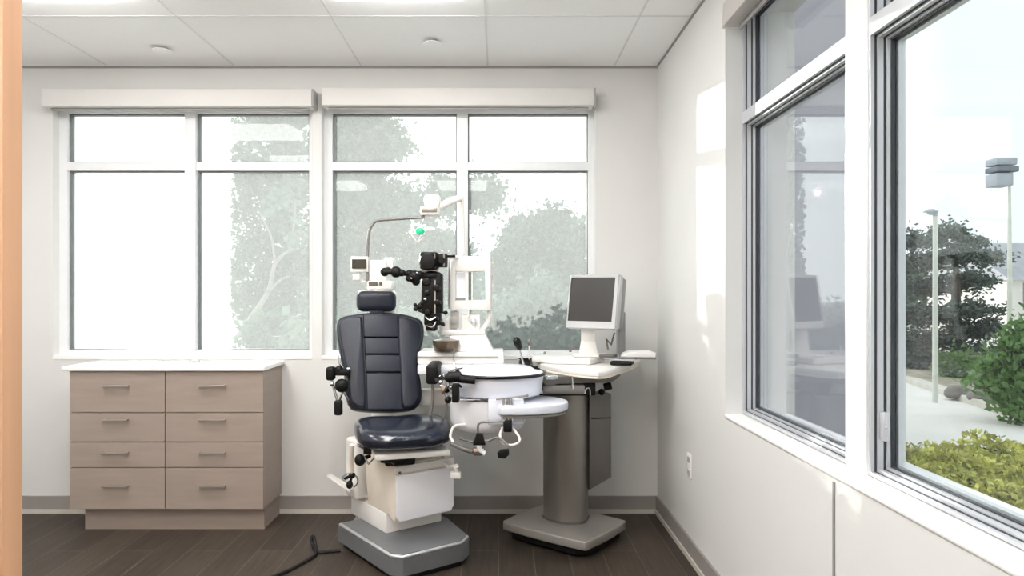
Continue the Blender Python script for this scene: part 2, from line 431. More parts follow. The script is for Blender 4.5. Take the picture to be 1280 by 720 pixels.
# ---- wall outlet
t = thing('wall_outlet', 'white double power outlet low on the right wall', 'outlet', (XR, 3.57, .41))
obj('plate', B().box(XR-.007, XR, 3.535, 3.605, .405, .53, .003, 2), 'sill', t)
for z in (.435, .50): obj('socket', B().box(XR-.010, XR-.006, 3.552, 3.588, z-.014, z+.014, .003, 2), 'outletd', t)

# ================================================================ DRAWER CABINET
yc0 = 3.945; s0 = F/yc0                       # front face
cx0 = (87-CX)/s0; cx1 = (329-CX)/s0; cm = (206.5-CX)/s0
zof = lambda py: H-(py-CY)/s0
t = thing('drawer_cabinet', 'taupe laminate cabinet with eight drawers under the left window', 'cabinet', ((cx0+cx1)/2, 4.1, 0))
zb = zof(637); zt = zof(463.5)
obj('body', B().box(cx0, cx1, yc0+.02, YB-.022, zb, zt), 'taupe', t, 0)
obj('toe_kick', B().box(cx0+.055, cx1-.012, yc0+.055, YB-.022, 0, zb), 'taupe', t, 0)
rows = [(463.5, 516), (516, 552.5), (552.5, 584.5), (584.5, 637)]; hy = [482, 524.5, 565.5, 607]
for r, (ya, yb) in enumerate(rows):
    for c, (xa, xb) in enumerate(((cx0, cm), (cm, cx1))):
        g = .0025
        d = obj('drawer', B().box(xa+(g if c else 0), xb-(0 if c else g), yc0, yc0+.0195, zof(yb)+g, zof(ya)-g, .0012, 1), 'taupe', t, 0)
        xc = ((146 if c == 0 else 267)-CX)/s0; z = zof(hy[r])
        h = B(); hw = .073
        h.box(xc-hw, xc+hw, yc0-.03, yc0-.020, z-.006, z+.006, .002, 2)
        h.box(xc-hw+.004, xc-hw+.014, yc0-.022, yc0, z-.004, z+.004); h.box(xc+hw-.014, xc+hw-.004, yc0-.022, yc0, z-.004, z+.004)
        obj('handle', h, 'nickel', d)
c1 = obj('countertop', B().box(cx0-.035, cx1+.012, yc0-.02, YB-.001, zt+.001, zt+.026, .004, 2), 'counter')
tag(c1, 'white worktop lying on the taupe drawer cabinet', 'worktop')
p = Vector((at(246, 452, 4.2).x, 4.17, zt+.026))
t = thing('worktop_grommet', 'tiny grey cable grommet on the back of the white worktop', 'grommet', p)
obj('ring', B().lathe([(.028, 0), (.029, .006), (.022, .010)], p, seg=24), 'outletd', t)
obj('cap', B().lathe([(.021, .006), (.019, .012), (.010, .014)], p, seg=24), 'sill', t)

# ================================================================ EXAM CHAIR
O = Vector((-.504, 3.617, 0)); th = math.radians(37)
LM = Matrix.Translation(O) @ Matrix.Rotation(th, 4, 'Z')
ch = thing('exam_chair', 'navy black leather eye exam chair on a white powered column and silver floor base', 'chair', O, th)
bp = [(-.21, -.27), (-.17, -.325), (.165, -.33), (.235, -.28), (.30, .02), (.30, .30), (-.21, .30)]
def shrink(poly, k):
    n = len(poly); cx = sum(p[0] for p in poly)/n; cy = sum(p[1] for p in poly)/n
    return [(cx+(p[0]-cx)*k, cy+(p[1]-cy)*k) for p in poly]
o = obj('floor_base', B(LM).prism(bp, .028, .108, 0), 'baseg', ch)
obj('base_cover', B(LM).prism(shrink(bp, .995), .108, .124, .007, 3), 'baserim', o)
obj('base_top', B(LM).prism(shrink(bp, .955), .124, .127), 'baseg', o)
obj('rubber_foot', B(LM).prism(shrink(bp, .93), 0, .028), 'black', o)
obj('foot_block', B(LM).box(-.09, .24, -.012, .40, .127, .225, .004, 2), 'plastic', ch)
# main housing (front leans out)
b = B(LM)
side = [(-.20, .225), (.03, .225), (.085, .20), (.10, .235), (.10, .486), (-.20, .51), (-.235, .42)]
mm = Matrix(((0, 0, 1, 0), (-1, 0, 0, 0), (0, 1, 0, 0), (0, 0, 0, 1)))   # local (s,z) -> y=-s, z ; extrude x
b.prism([(s, z) for s, z in side], -.088, .25, .008, 3, m=mm)
obj('lift_housing', b, 'plasticc', ch)
obj('front_panel', B(LM).prism([(-.088, .235), (-.07, .208), (.235, .208), (.252, .235), (.252, .44), (-.088, .44)], .101, .116, .006, 3, m=Matrix(((1, 0, 0, 0), (0, 0, -1, 0), (0, 1, 0, 0), (0, 0, 0, 1)))), 'plasticb', ch)
obj('upper_housing', B(LM).prism([(-.09, -.112), (.255, -.112), (.255, .18), (-.05, .2)], .446, .486, .006, 3), 'plastic', ch)
obj('panel_badge', B(LM).box(-.078, -.066, -.122, -.116, .449, .461, .001, 1), 'pillard', ch)
obj('housing_lid', B(LM).prism([(-.078, -.1), (.235, -.1), (.235, .17), (-.045, .18)], .487, .493, .002, 1), 'plasticc', ch)
obj('rear_housing', B(LM).box(-.13, .10, .26, .39, .235, .56, .02, 3), 'plastic', ch)
# seat carriage
thS = math.radians(17); SM = Matrix.Translation((-.488, 3.56, 0)) @ Matrix.Rotation(thS, 4, 'Z')
obj('seat_plate', B(SM).box(-.16, .21, -.18, .2, .545, .575, .01, 2), 'plastic', ch)
b = B(SM); b.box(-.10, .05, -.10, .12, .494, .545, .012, 2); b.box(-.13, -.02, -.16, -.1, .528, .545, .006, 2)
obj('seat_mechanism', b, 'black', ch)
# seat cushion: swollen superellipse block
def cushion(b, w, d, z0, z1, e=3.2, crown=.015, dip=.01, n=40, m=14):
    vs = []; fs = []
    for j in range(m+1):
        t_ = PI*(j/m)-PI/2
        k = abs(math.cos(t_))**(2/3.4); zz = math.copysign(abs(math.sin(t_))**(2/3.0), math.sin(t_))
        for i in range(n):
            a = 2*PI*i/n
            x = math.copysign(abs(math.cos(a))**(2/e), math.cos(a)); y = math.copysign(abs(math.sin(a))**(2/e), math.sin(a))
            X = x*w/2*k; Y = y*d/2*k; Z = (z0+z1)/2+zz*(z1-z0)/2
            if zz > 0: Z += crown*(abs(x*k)**2)*.8-dip*(1-abs(x*k))+.02*max(0, -y*k)*-1
            vs.append((X, Y, Z))
        
    for j in range(m):
        for i in range(n): fs.append((j*n+i, j*n+(i+1) % n, (j+1)*n+(i+1) % n, (j+1)*n+i))
    b.add(vs, fs)
    bmesh.ops.remove_doubles(b.bm, verts=b.bm.verts, dist=1e-5)
b = B(SM); cushion(b, .475, .47, .58, .715); obj('seat', b, 'leatherg', ch, 60)
# backrest, traced on its own leaning plane
Bo = Vector((-.583, 3.765, .705)); thB = math.radians(17)
R = Vector((math.cos(thB), math.sin(thB), 0)); U = Vector((-.055, .17, .53)); U = (U-R*U.dot(R)).normalized(); Nn = R.cross(U)   # towards viewer
BM = Matrix.Translation(Bo) @ Matrix(((R.x, U.x, Nn.x, 0), (R.y, U.y, Nn.y, 0), (R.z, U.z, Nn.z, 0), (0, 0, 0, 1)))
def bl(pts, off=0):
    o_ = Bo+Nn*off; out = []
    for (x, y) in pts:
        p = onplane(x, y, o_, Nn)-Bo; out.append((p.dot(R), p.dot(U)))
    return out
def smoothpoly(pts, n=5):
    P = [Vector((p[0], p[1], 0)) for p in pts]; out = []; m = len(P)
    for i in range(m):
        a, b_, c, d = P[i-1], P[i], P[(i+1) % m], P[(i+2) % m]
        for k in range(n):
            t_ = k/n; q = .5*((2*b_)+(c-a)*t_+(2*a-5*b_+4*c-d)*t_*t_+(3*b_-a-3*c+d)*t_**3); out.append((q.x, q.y))
    return out
outl = [(440, 394), (427, 397), (421.5, 404), (421.5, 420), (426, 445), (431, 470), (433, 495), (437, 507), (446, 513), (480, 515), (512, 513), (523, 507), (527, 496), (526, 478), (523, 462), (524, 446), (529, 425), (529.5, 410), (525, 400), (512, 395), (495, 392), (470, 391), (455, 392)]
b = B(BM); b.prism(smoothpoly(bl(outl), 4), -.055, .02, .018, 4)
back = obj('backrest', b, 'leather', ch, 60)
def pad(poly, z0, z1, r, name='back_pad', sm=None):
    b = B(BM); q = bl(poly, .03)
    b.prism(smoothpoly(q, sm) if sm else q, z0, z1, r, 3); obj(name, b, 'leather', back, 60)
pad([(440, 396), (429, 399), (424, 405), (424, 420), (429, 445), (434, 470), (436, 492), (440, 504), (449, 510), (456, 508), (457, 490), (455.5, 460), (454, 430), (453, 400), (451, 396.5)], .018, .05, .014, 'side_bolster', 3)
pad([(512, 510), (520, 504), (523.5, 494), (522.5, 478), (519.5, 462), (520.5, 446), (526, 425), (526.5, 410), (522, 402), (512, 398), (499, 396), (497.5, 399), (498, 430), (500, 460), (501.5, 490), (503.5, 508)], .018, .05, .014, 'side_bolster', 3)
for (ya, yb, xa, xb) in ((394, 421.5, 454, 497), (423, 442.5, 455.5, 498.5), (444.2, 465, 456.5, 500), (466.8, 512, 458, 501.5)):
    pad([(xa, ya), (xb, ya), (xb+1, yb), (xa+.8, yb)], .018, .04, .006)
b = B(BM); b.prism(shrink(smoothpoly(bl(outl), 3), .93), -.085, -.055, .012, 2); obj('back_shell', b, 'plastic', back)
# headrest
hc = at(470.5, 376.5, 3.93)
HM = Matrix.Translation(hc) @ Matrix.Rotation(thB, 4, 'Z')
b = B(HM); b.box(-.11, .11, -.045, .045, -.058, .058, .038, 6)
hr = obj('headrest', b, 'leather', ch, 70)
obj('headrest_cover', B(HM).box(-.095, .095, .045, .062, -.045, .062, .008, 3), 'plastic', hr)
b = B(HM); b.prism([(-.045, -.053), (.045, -.053), (.028, -.075), (.026, -.16), (-.026, -.16), (-.028, -.075)], .012, .03, .004, 2, m=Matrix(((1, 0, 0, 0), (0, 0, -1, 0), (0, 1, 0, 0), (0, 0, 0, 1))).copy())
obj('headrest_post', b, 'leather', ch, 60)
# arms
def at3(px, py, Y): return at(px, py, Y)
b = B(); p = at(540, 468, 3.62)
b.box(p.x-.03, p.x+.032, 3.60, 3.86, p.z-.05, p.z+.05, .014, 3)
arm = obj('armrest', b, 'black', ch)
b = B(); b.tube(bez([at(541, 480, 3.66), at(541, 497, 3.66), at(539, 512, 3.66), at(536, 528, 3.66)], 5), .0085, 10)
b.tube(bez([at(558, 492, 3.7), at(558, 510, 3.7), at(557, 540, 3.68)], 5), .007, 10)
b.tube([at(536, 534, 3.66), at(520, 545, 3.62)], .009, 10)
b.tube([at(557, 540, 3.68), at(525, 549, 3.62)], .007, 10)
obj('arm_post', b, 'steel', arm)
b = B(); b.tube(bez([at(547, 470, 3.62), at(556, 472, 3.6), at(562, 478, 3.6), at(556, 486, 3.6), at(550, 480, 3.62)], 5), .007, 8)
b.ball(at(555, 470, 3.6), .016); b.box(*[v for q in ((at(552, 474, 3.6).x, at(560, 474, 3.6).x), (3.58, 3.62), (at(0, 492, 3.6).z, at(0, 480, 3.6).z)) for v in q], .004, 2)
obj('arm_bracket', b, 'chrome', arm)
b = B(); p = at(413, 467, 3.66)
b.box(p.x-.022, p.x+.022, 3.64, 3.70, p.z-.036, p.z+.036, .014, 3)
b.box(p.x+.016, p.x+.10, 3.66, 3.69, p.z-.012, p.z+.022, .008, 2)
b.ball(at(424, 462, 3.68), .022); b.ball(at(427, 482, 3.66), .036, .03, .036)
b.box(*[v for q in ((at(418, 0, 3.66).x, at(428, 0, 3.66).x), (3.64, 3.68), (at(0, 519, 3.66).z, at(0, 500, 3.66).z)) for v in q], .012, 3)
arm2 = obj('armrest', b, 'black', ch)
b = B(); b.tube([at(414, 473, 3.66), at(419, 492, 3.66), at(423, 505, 3.66)], .007, 8); b.tube([at(428, 490, 3.67), at(424, 502, 3.67)], .006, 8)
b.tube(bez([at(424, 444, 3.72), at(426, 455, 3.70), at(433, 470, 3.72), at(440, 480, 3.76)], 5), .009, 8); b.ball(at(415, 480, 3.65), .012); b.ball(at(436, 462, 3.7), .014)
b.tube([at(427, 484, 3.67), at(436, 500, 3.72), at(446, 512, 3.74)], .008, 8)
obj('arm_bracket', b, 'chrome', arm2)
# adjustment gear under the seat and the tilted footplate
b = B(); b.ball(at(450, 575, 3.5), .028, .02, .03); b.cyl(at(450, 575, 3.5), at(462, 570, 3.56), .010)
b.box(*[v for q in ((at(455, 0, 3.5).x, at(476, 0, 3.5).x), (3.48, 3.54), (at(0, 567, 3.5).z, at(0, 556, 3.5).z)) for v in q], .005, 2)
obj('tilt_knob', b, 'black', ch)
b = B(); b.tube([at(446, 556, 3.5), at(455, 560, 3.5), at(470, 556, 3.52)], .008, 8); b.tube([at(453, 569, 3.5), at(461, 580, 3.5), at(468, 572, 3.5)], .006, 8)
b.tube([at(478, 556, 3.48), at(470, 566, 3.46), at(492, 580, 3.42)], .003, 6)
obj('tilt_linkage', b, 'chrome', ch)
fpM = Matrix.Translation(at(430, 603, 3.68))
t_ = B(); t_.tube([at(440, 556, 3.62), at(439, 575, 3.64), at(440, 592, 3.66)], [.014, .012, .01], 10); obj('footrest_arm', t_, 'plasticc', ch)
b = B(); q = [at(408.5, 596, 3.70), at(414, 594, 3.82), at(441, 611, 3.80), at(437, 615.5, 3.66)]
up = Vector((0, 0, .008)); b.add(q+[v+up for v in q], [(3, 2, 1, 0), (4, 5, 6, 7), (0, 1, 5, 4), (1, 2, 6, 5), (2, 3, 7, 6), (3, 0, 4, 7)])
fo = obj('footrest_plate', b, 'plastic', ch)
b = B(); b.ball(at(440, 594, 3.66), .018); b.ball(at(437, 606, 3.66), .018, .016, .022); b.tube([at(430, 599, 3.67), at(440, 594, 3.66)], .008, 8); b.tube([at(440, 594, 3.66), at(437, 606, 3.66)], .007, 8)
obj('footrest_joint', b, 'black', fo)
b = B(); b.tube(bez([at(432, 601, 3.66), at(428, 597, 3.66), at(436, 592, 3.66), at(446, 596, 3.66), at(447, 604, 3.66), at(442, 609, 3.66)], 5), .0045, 8)
obj('footrest_loop', b, 'chrome', fo)
b = B(); b.tube(bez([at(556, 578, 3.56), at(561, 584, 3.52), at(568, 583, 3.5), at(571, 590, 3.5)], 5), .009, 8); b.ball(at(571, 583, 3.5), .012); b.box(*[v for q in ((at(563, 0, 3.5).x, at(576, 0, 3.5).x), (3.49, 3.52), (at(0, 598, 3.5).z, at(0, 590, 3.5).z)) for v in q], .004, 2)
obj('side_lever', b, 'plastic', ch)
b = B(); b.tube([at(545, 560, 3.6), at(552, 570, 3.58)], .006, 8); b.ball(at(553, 571, 3.57), .009)
obj('release_catch', b, 'chrome', ch)

# ================================================================ INSTRUMENT STAND behind and beside the chair
st = thing('instrument_stand', 'white ophthalmic instrument stand with lamp arm, shelf, oval drum and chrome rails behind the chair', 'instrument stand', (-.66, 4.08, 0))
obj('floor_plate', B().box(-.84, -.5, 3.98, 4.26, 0, .04, .01, 2), 'standbase', st)
obj('column', B().box(-.735, -.60, 4.02, 4.16, .04, 1.37, .03, 4), 'plastic', st)
b = B(); x0 = at(461.5, 0, 4.02).x; x1 = at(484, 0, 4.02).x
b.box(x0, x1, 4.0, 4.14, at(0, 351, 4.0).z, at(0, 325, 4.0).z, .008, 3)
b.box(x1-.02, at(491.5, 0, 4.02).x, 4.02, 4.12, at(0, 336, 4.0).z, at(0, 321.5, 4.0).z, .010, 3)
b.box(at(459, 0, 4.0).x, at(490, 0, 4.0).x, 3.99, 4.15, at(0, 362, 4.0).z, at(0, 351, 4.0).z, .006, 2)
con = obj('control_head', b, 'plastic', st)
b = B(); b.box(at(461, 0, 3.99).x, at(472, 0, 3.99).x, 3.982, 3.995, at(0, 357, 4.0).z, at(0, 352, 4.0).z, .002, 1); b.box(at(474, 0, 3.99).x, at(478, 0, 3.99).x, 3.984, 3.995, at(0, 356.5, 4.0).z, at(0, 352.5, 4.0).z, .002, 1)
obj('button_row', b, 'pillard', con)
b = B(); b.box(at(438, 0, 3.98).x, at(460, 0, 3.98).x, 3.985, 4.04, at(0, 340, 3.98).z, at(0, 320.5, 3.98).z, .004, 2)
b.box(at(440, 0, 3.98).x, at(449, 0, 3.98).x, 3.99, 4.03, at(0, 350, 3.98).z, at(0, 342, 3.98).z, .004, 2)
b.cyl(at(449, 338, 4.02), at(452, 352, 4.02), .008); b.cyl(at(452, 352, 4.02), at(464, 354, 4.04), .008)
ds = obj('display_box', b, 'plastic', st)
obj('display_screen', B().box(at(440, 0, 3.98).x, at(458, 0, 3.98).x, 3.979, 3.985, at(0, 335.5, 3.98).z, at(0, 324, 3.98).z), 'lcd', ds, 0)
b = B(); b.tube(bez([at(459.5, 352, 4.0), at(459.5, 330, 4.0), at(460, 305, 4.0), at(461.5, 290, 4.0), at(466, 280, 4.0), at(474, 275.5, 4.0), at(500, 273.5, 4.0), at(531, 271.5, 4.0)], 6), .0085, 12)
obj('lamp_arm', b, 'steel', st)
lh = at(537, 262, 4.0)
b = B(); b.box(lh.x-.052, lh.x+.055, 3.97, 4.07, lh.z-.035, lh.z+.018, .01, 3); b.box(lh.x-.03, lh.x+.06, 3.98, 4.06, lh.z+.018, lh.z+.085, .014, 3)
b.tube([at(549, 259, 4.02), at(562, 252, 4.02), at(576, 247, 4.02)], [.02, .024, .018], 12)
b.tube([at(577, 246, 4.05), at(578, 300, 4.1), at(578, 330, 4.1)], .014, 12)
la = obj('lamp_head', b, 'plastic', st)
obj('lamp_label', B().box(at(527, 0, 3.97).x, at(546.5, 0, 3.97).x, 3.962, 3.975, at(0, 265, 3.97).z, at(0, 258, 3.97).z, .003, 2), 'nickel', la)
b = B(); b.tube(bez([at(531, 271, 4.0), at(528, 277, 4.0), at(526, 284, 4.0)], 4), .003, 6); b.lathe([(.012, 0), (.024, -.012), (.022, -.03), (.010, -.045)], at(525, 284, 4.0), seg=16); b.tube([at(514, 293, 4.0), at(522, 303, 4.0), at(530, 296, 4.0)], .004, 6)
obj('lens_holder', b, 'plastic', la)
obj('green_lens', B().ball(at(525, 289, 3.97), .026, .008, .02), 'green', la)
# shelf and arm
b = B(); zt_ = H-(438-CY)/F*3.95; zb_ = H-(458-CY)/F*3.85
b.box(-.445, .03, 3.84, 4.12, zb_+.012, zt_, .01, 3); b.box(-.66, -.43, 4.06, 4.12, zb_+.02, zt_-.01, .006, 2)
sh = obj('shelf', b, 'plastic', st)
obj('shelf_lip', B().box(-.44, .0, 3.832, 3.84, zt_-.03, zt_-.024), 'gapdark', sh, 0)
b = B(); b.box(-.44, .08, 3.80, 3.86, zb_-.04, zb_+.012, .008, 2); obj('shelf_apron', b, 'plasticb', sh)
# drum
DC = Vector((-.002, 3.6, 0))
zr = .945
b = B()
b.lathe([(.205, zr-.115), (.222, zr-.105), (.235, zr-.01), (.232, zr), (.20, zr+.006), (.17, zr+.024), (.10, zr+.03)], DC, seg=56)
dr = obj('oval_drum', b, 'tray', st, 50)
b = B(); b.tube([DC+Vector((.243*math.cos(a), .243*math.sin(a), zr-.004)) for a in np.linspace(0, 2*PI, 56, endpoint=False)], .0085, 10, True)
obj('rim_rail', b, 'blackg', dr)
b = B(); b.lathe([(.15, .655), (.175, .665), (.195, .70), (.2, zr-.125)], DC+Vector((-.05, 0, 0)), seg=48)
lo = obj('lower_drum', b, 'plasticb', st, 50)
b = B(); b.tube([DC+Vector((-.05+.203*math.cos(a), .203*math.sin(a), zr-.122)) for a in np.linspace(PI*1.02, PI*1.75, 24)], .004, 6)
obj('drum_band', b, 'pillard', lo)
# support arm back to the column
obj('support_arm', B().box(-.70, -.02, 3.98, 4.07, .70, .80, .02, 3), 'plastic', st)
obj('arm_link', B().box(-.12, .02, 3.70, 4.0, .71, .79, .015, 3), 'plastic', st)
# tray
zt2 = .815
tp = [(.0, 3.62), (.0, 3.34), (.06, 3.30), (.17, 3.31), (.28, 3.36), (.335, 3.43), (.345, 3.50), (.31, 3.58), (.24, 3.64), (.12, 3.66)]
b = B(); b.prism(smoothpoly(tp, 4), zt2-.045, zt2, .01, 3); ty = obj('side_tray', b, 'tray', st, 60)
obj('tray_underside', B().prism(shrink(smoothpoly(tp, 4), .93), zt2-.06, zt2-.046, .003, 1), 'steel', ty)
b = B(); b.box(at(610, 0, 3.36).x, at(655, 0, 3.36).x, 3.355, 3.40, at(0, 531, 3.36).z, at(0, 499, 3.36).z, .006, 2); obj('tray_front', b, 'tray', ty)
b = B(); b.tube([at(659, 494.5, 3.34), at(640, 497, 3.34), at(620, 499, 3.34)], .0045, 8); b.ball(at(659, 494.5, 3.34), .007); obj('tray_catch', b, 'steel', ty)
b = B()
for x in (629.5, 640): b.cyl(at(x, 497, 3.33), at(x, 527, 3.33), .006)
b.cyl(at(634.7, 498, 3.34), at(634.7, 526, 3.34), .012)
ra = obj('chrome_rail', b, 'chrome', st)
b = B(); b.tube(bez([at(603, 548, 3.32), at(598, 540, 3.32), at(599, 529, 3.32), at(612, 527, 3.32), at(631, 526, 3.32)], 5), .006, 8)
b.tube(bez([at(600, 550, 3.3), at(610, 551, 3.3), at(623, 547, 3.28), at(636, 558, 3.26)], 5), .006, 8)
obj('handle_rail', b, 'steel', ra)
b = B(); b.tube(bez([at(628, 535, 3.34), at(625, 545, 3.3), at(630, 555, 3.28), at(643, 556, 3.28), at(650, 549, 3.28), at(641, 535, 3.32)], 5), .006, 8)
b.tube(bez([at(598, 553, 3.3), at(600, 562, 3.3), at(606, 567, 3.3)], 5), .013, 10)
b.tube(bez([at(567, 553, 3.4), at(563, 545, 3.42), at(568, 533, 3.44), at(582, 531, 3.44)], 5), .007, 8)
obj('handle_loop', b, 'plastic', ra)
b = B(); b.box(*[v for q in ((at(629, 0, 3.3).x, at(640, 0, 3.3).x), (3.29, 3.34), (at(0, 540, 3.3).z, at(0, 527, 3.3).z)) for v in q], .006, 2)
b.prism([(-.03, -.026), (.03, -.026), (.016, .026), (-.012, .03)], -.018, .018, .006, 2, m=Matrix.Translation(at(599, 549, 3.3)) @ Matrix.Rotation(PI/2, 4, 'X'))
q = at(629, 567, 3.24)
b.prism([(-.024, -.018), (.008, -.022), (.027, -.004), (.026, .022), (-.012, .018), (-.028, .004)], -.015, .015, .006, 2, m=Matrix.Translation(q) @ Matrix.Rotation(PI/2, 4, 'X'))
obj('rail_knob', b, 'black', ra)
b = B(); b.tube([at(565, 555, 3.4), at(578, 561, 3.36), at(592, 565, 3.32)], [.011, .012, .012], 10); b.tube([at(592, 553, 3.33), at(575, 548, 3.38)], .006, 8)
obj('pull_bar', b, 'pillard', ra)
b = B(); b.box(*[v for q in ((at(591, 0, 3.31).x, at(606, 0, 3.31).x), (3.29, 3.33), (at(0, 569, 3.31).z, at(0, 559, 3.31).z)) for v in q], .008, 2)
obj('pull_end', b, 'chrome', ra)
# black joint cluster left of the drum
b = B()
b.cyl(at(560, 471, 3.36), at(575, 471, 3.36), .026); b.cyl(at(573, 474, 3.36), at(594, 476, 3.36), .017); b.ball(at(563, 472, 3.36), .03, .03, .026)
b.box(*[v for q in ((at(565, 0, 3.38).x, at(574, 0, 3.38).x), (3.36, 3.42), (at(0, 503, 3.38).z, at(0, 480, 3.38).z)) for v in q], .007, 2)
b.cyl(at(570, 463, 3.38), at(575, 469, 3.38), .012); b.ball(at(560, 500, 3.4), .017); b.ball(at(559, 488, 3.42), .012); b.tube([at(577, 484, 3.36), at(572, 480, 3.36)], .006, 8)
jc = obj('clamp_joint', b, 'black', st)
b = B(); b.tube(bez([at(549, 473, 3.5), at(555, 470, 3.45), at(561, 480, 3.4), at(556, 490, 3.42), at(561, 500, 3.42)], 5), .007, 8); b.ball(at(551, 478, 3.48), .013); b.ball(at(564, 484, 3.38), .012); b.tube([at(545, 475, 3.55), at(565, 471, 3.42)], .008, 8)
b.tube([at(565, 500, 3.4), at(600, 500, 3.4)], .004, 8)
obj('clamp_link', b, 'chrome', jc)
b = B(); b.tube(bez([at(568, 436, 3.7), at(567.5, 450, 3.6), at(571, 463, 3.42)], 6), .003, 6); obj('thin_lead', b, 'pillard', jc)
b = B(); b.ball(at(664, 458, 3.72), .014, .014, .008); b.ball(at(670, 459, 3.72), .013, .012, .008); b.tube([at(655, 458.5, 3.72), at(675, 461, 3.72)], .005, 6)
b.box(*[v for q in ((at(674, 0, 3.6).x, at(678.5, 0, 3.6).x), (3.58, 3.62), (at(0, 488, 3.6).z, at(0, 468, 3.6).z)) for v in q], .004, 2)
obj('rim_clip', b, 'black', dr)
# joystick on the drum
b = B(); b.tube(bez([at(656, 459, 3.70), at(653, 450, 3.70), at(650, 438, 3.70)], 5), .0048, 10); b.lathe([(.012, 0), (.016, .004), (.008, .012)], at(656, 460, 3.70), seg=16)
js = obj('joystick_stem', b, 'chrome', dr)
d_ = (at(645, 424, 3.7)-at(650, 437, 3.7)).normalized()
obj('joystick_grip', B().lathe([(.010, 0), (.017, .012), (.021, .035), (.020, .055), (.011, .069)], at(650, 437, 3.7), axis=d_, seg=20), 'blackg', js, 60)

# ---- slit lamp on the shelf
sl = thing('slit_lamp', 'white slit lamp instrument with a framed two-pane window, on the shelf behind the exam chair', 'instrument', (-.15, 3.97, zt_))
y0, y1 = 3.90, 4.0
X = lambda px: at(px, 0, y0).x
Z = lambda py: at(0, py, y0).z
def frame_px(b, a, c, t, d, ia, ic, it, idn, ya, yb, r=.004):
    b.box(X(a), X(ia), ya, yb, Z(d), Z(t), r, 2); b.box(X(ic), X(c), ya, yb, Z(d), Z(t), r, 2)
    b.box(X(ia)-.004, X(ic)+.004, ya+.001, yb-.001, Z(it), Z(t), r, 2); b.box(X(ia)-.004, X(ic)+.004, ya+.001, yb-.001, Z(d), Z(idn), r, 2)
b = B(); frame_px(b, 563, 613.5, 320, 388, 569, 606.5, 339.5, 375.5, y0, y1, .006); b.box(X(581.5), X(585), y0+.01, y1-.02, Z(376), Z(339)); b.box(X(589), X(590.5), y0+.01, y1-.02, Z(376), Z(339))
fr_ = obj('head_frame', b, 'plastic', sl)
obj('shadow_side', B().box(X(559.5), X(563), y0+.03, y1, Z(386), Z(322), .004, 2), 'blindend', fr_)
obj('inner_panel', B().box(X(570), X(581), y0+.03, y0+.04, Z(374), Z(341)), 'plasticb', fr_)
obj('inner_tray', B().box(X(569.5), X(581.5), y0+.004, y0+.03, Z(375.4), Z(372.5)), 'gapdark', fr_)
obj('view_glass', B().box(X(590), X(606), y0+.04, y0+.044, Z(375), Z(340)), 'clear', fr_, 0)
b = B(); b.tube(bez([at(612, 326, 3.95), at(613, 350, 3.95), at(612.5, 385, 3.95), at(610, 402, 3.95), at(602, 412, 3.95), at(590, 417, 3.95)], 6), .014, 12)
obj('side_arm', b, 'plastic', sl)
b = B(); b.box(X(575), X(600), y0+.02, y1-.02, Z(388), Z(384)); b.box(X(584), X(586.5), y0, y0+.03, Z(396), Z(382), .003, 2)
b.box(X(577), X(600), y0+.02, y1, Z(416), Z(393), .006, 2); b.box(X(549), X(561), y0+.01, y1-.03, Z(416), Z(398), .01, 3)
b.prism([(X(551), 0), (X(606), 0), (X(606), .11), (X(551), .11)], Z(419), Z(413), .006, 2, m=Matrix.Translation((0, y0, 0)))
obj('chin_rest', b, 'plastic', sl)
b = B(); b.box(X(562.5), X(573), y0+.02, y0+.06, Z(411), Z(389), .004, 2); b.lathe([(.02, 0), (.02, .012), (.014, .016)], at(567.5, 400, y0+.02), axis=(0, -1, 0), seg=20)
obj('lens_block', b, 'outletd', sl)
b = B(); b.lathe([(.017, 0), (.017, .01), (.012, .014)], at(592, 402, y0+.02), axis=(0, -1, 0), seg=20); obj('lens_dial', b, 'alu', sl)
b = B(); pz0 = zt_+.001; pz1 = Z(417)
b.add([(X(553), y0-.03, pz0), (X(617), y0-.03, pz0), (X(617), 4.06, pz0), (X(553), 4.06, pz0), (X(565), y0+.01, pz1), (X(606), y0+.01, pz1), (X(606), 4.03, pz1), (X(565), 4.03, pz1)],
      [(3, 2, 1, 0), (4, 5, 6, 7), (0, 1, 5, 4), (1, 2, 6, 5), (2, 3, 7, 6), (3, 0, 4, 7)])
obj('pedestal', b, 'plastic', sl)
# bronze bowl
p = at(557.5, 434, 3.86); p.z = zt_+.001
bw = thing('metal_bowl', 'brown metal bowl on the white shelf below the black phoropter', 'bowl', p)
obj('bowl_body', B().lathe([(.055, 0), (.066, .006), (.073, .035), (.075, .062), (.071, .062), (.066, .03), (.05, .012)], p, seg=36), 'brown', bw, 60)
obj('bowl_lid', B().lathe([(.071, .058), (.066, .064), (.03, .072)], p, seg=32), 'nickel', bw, 60)

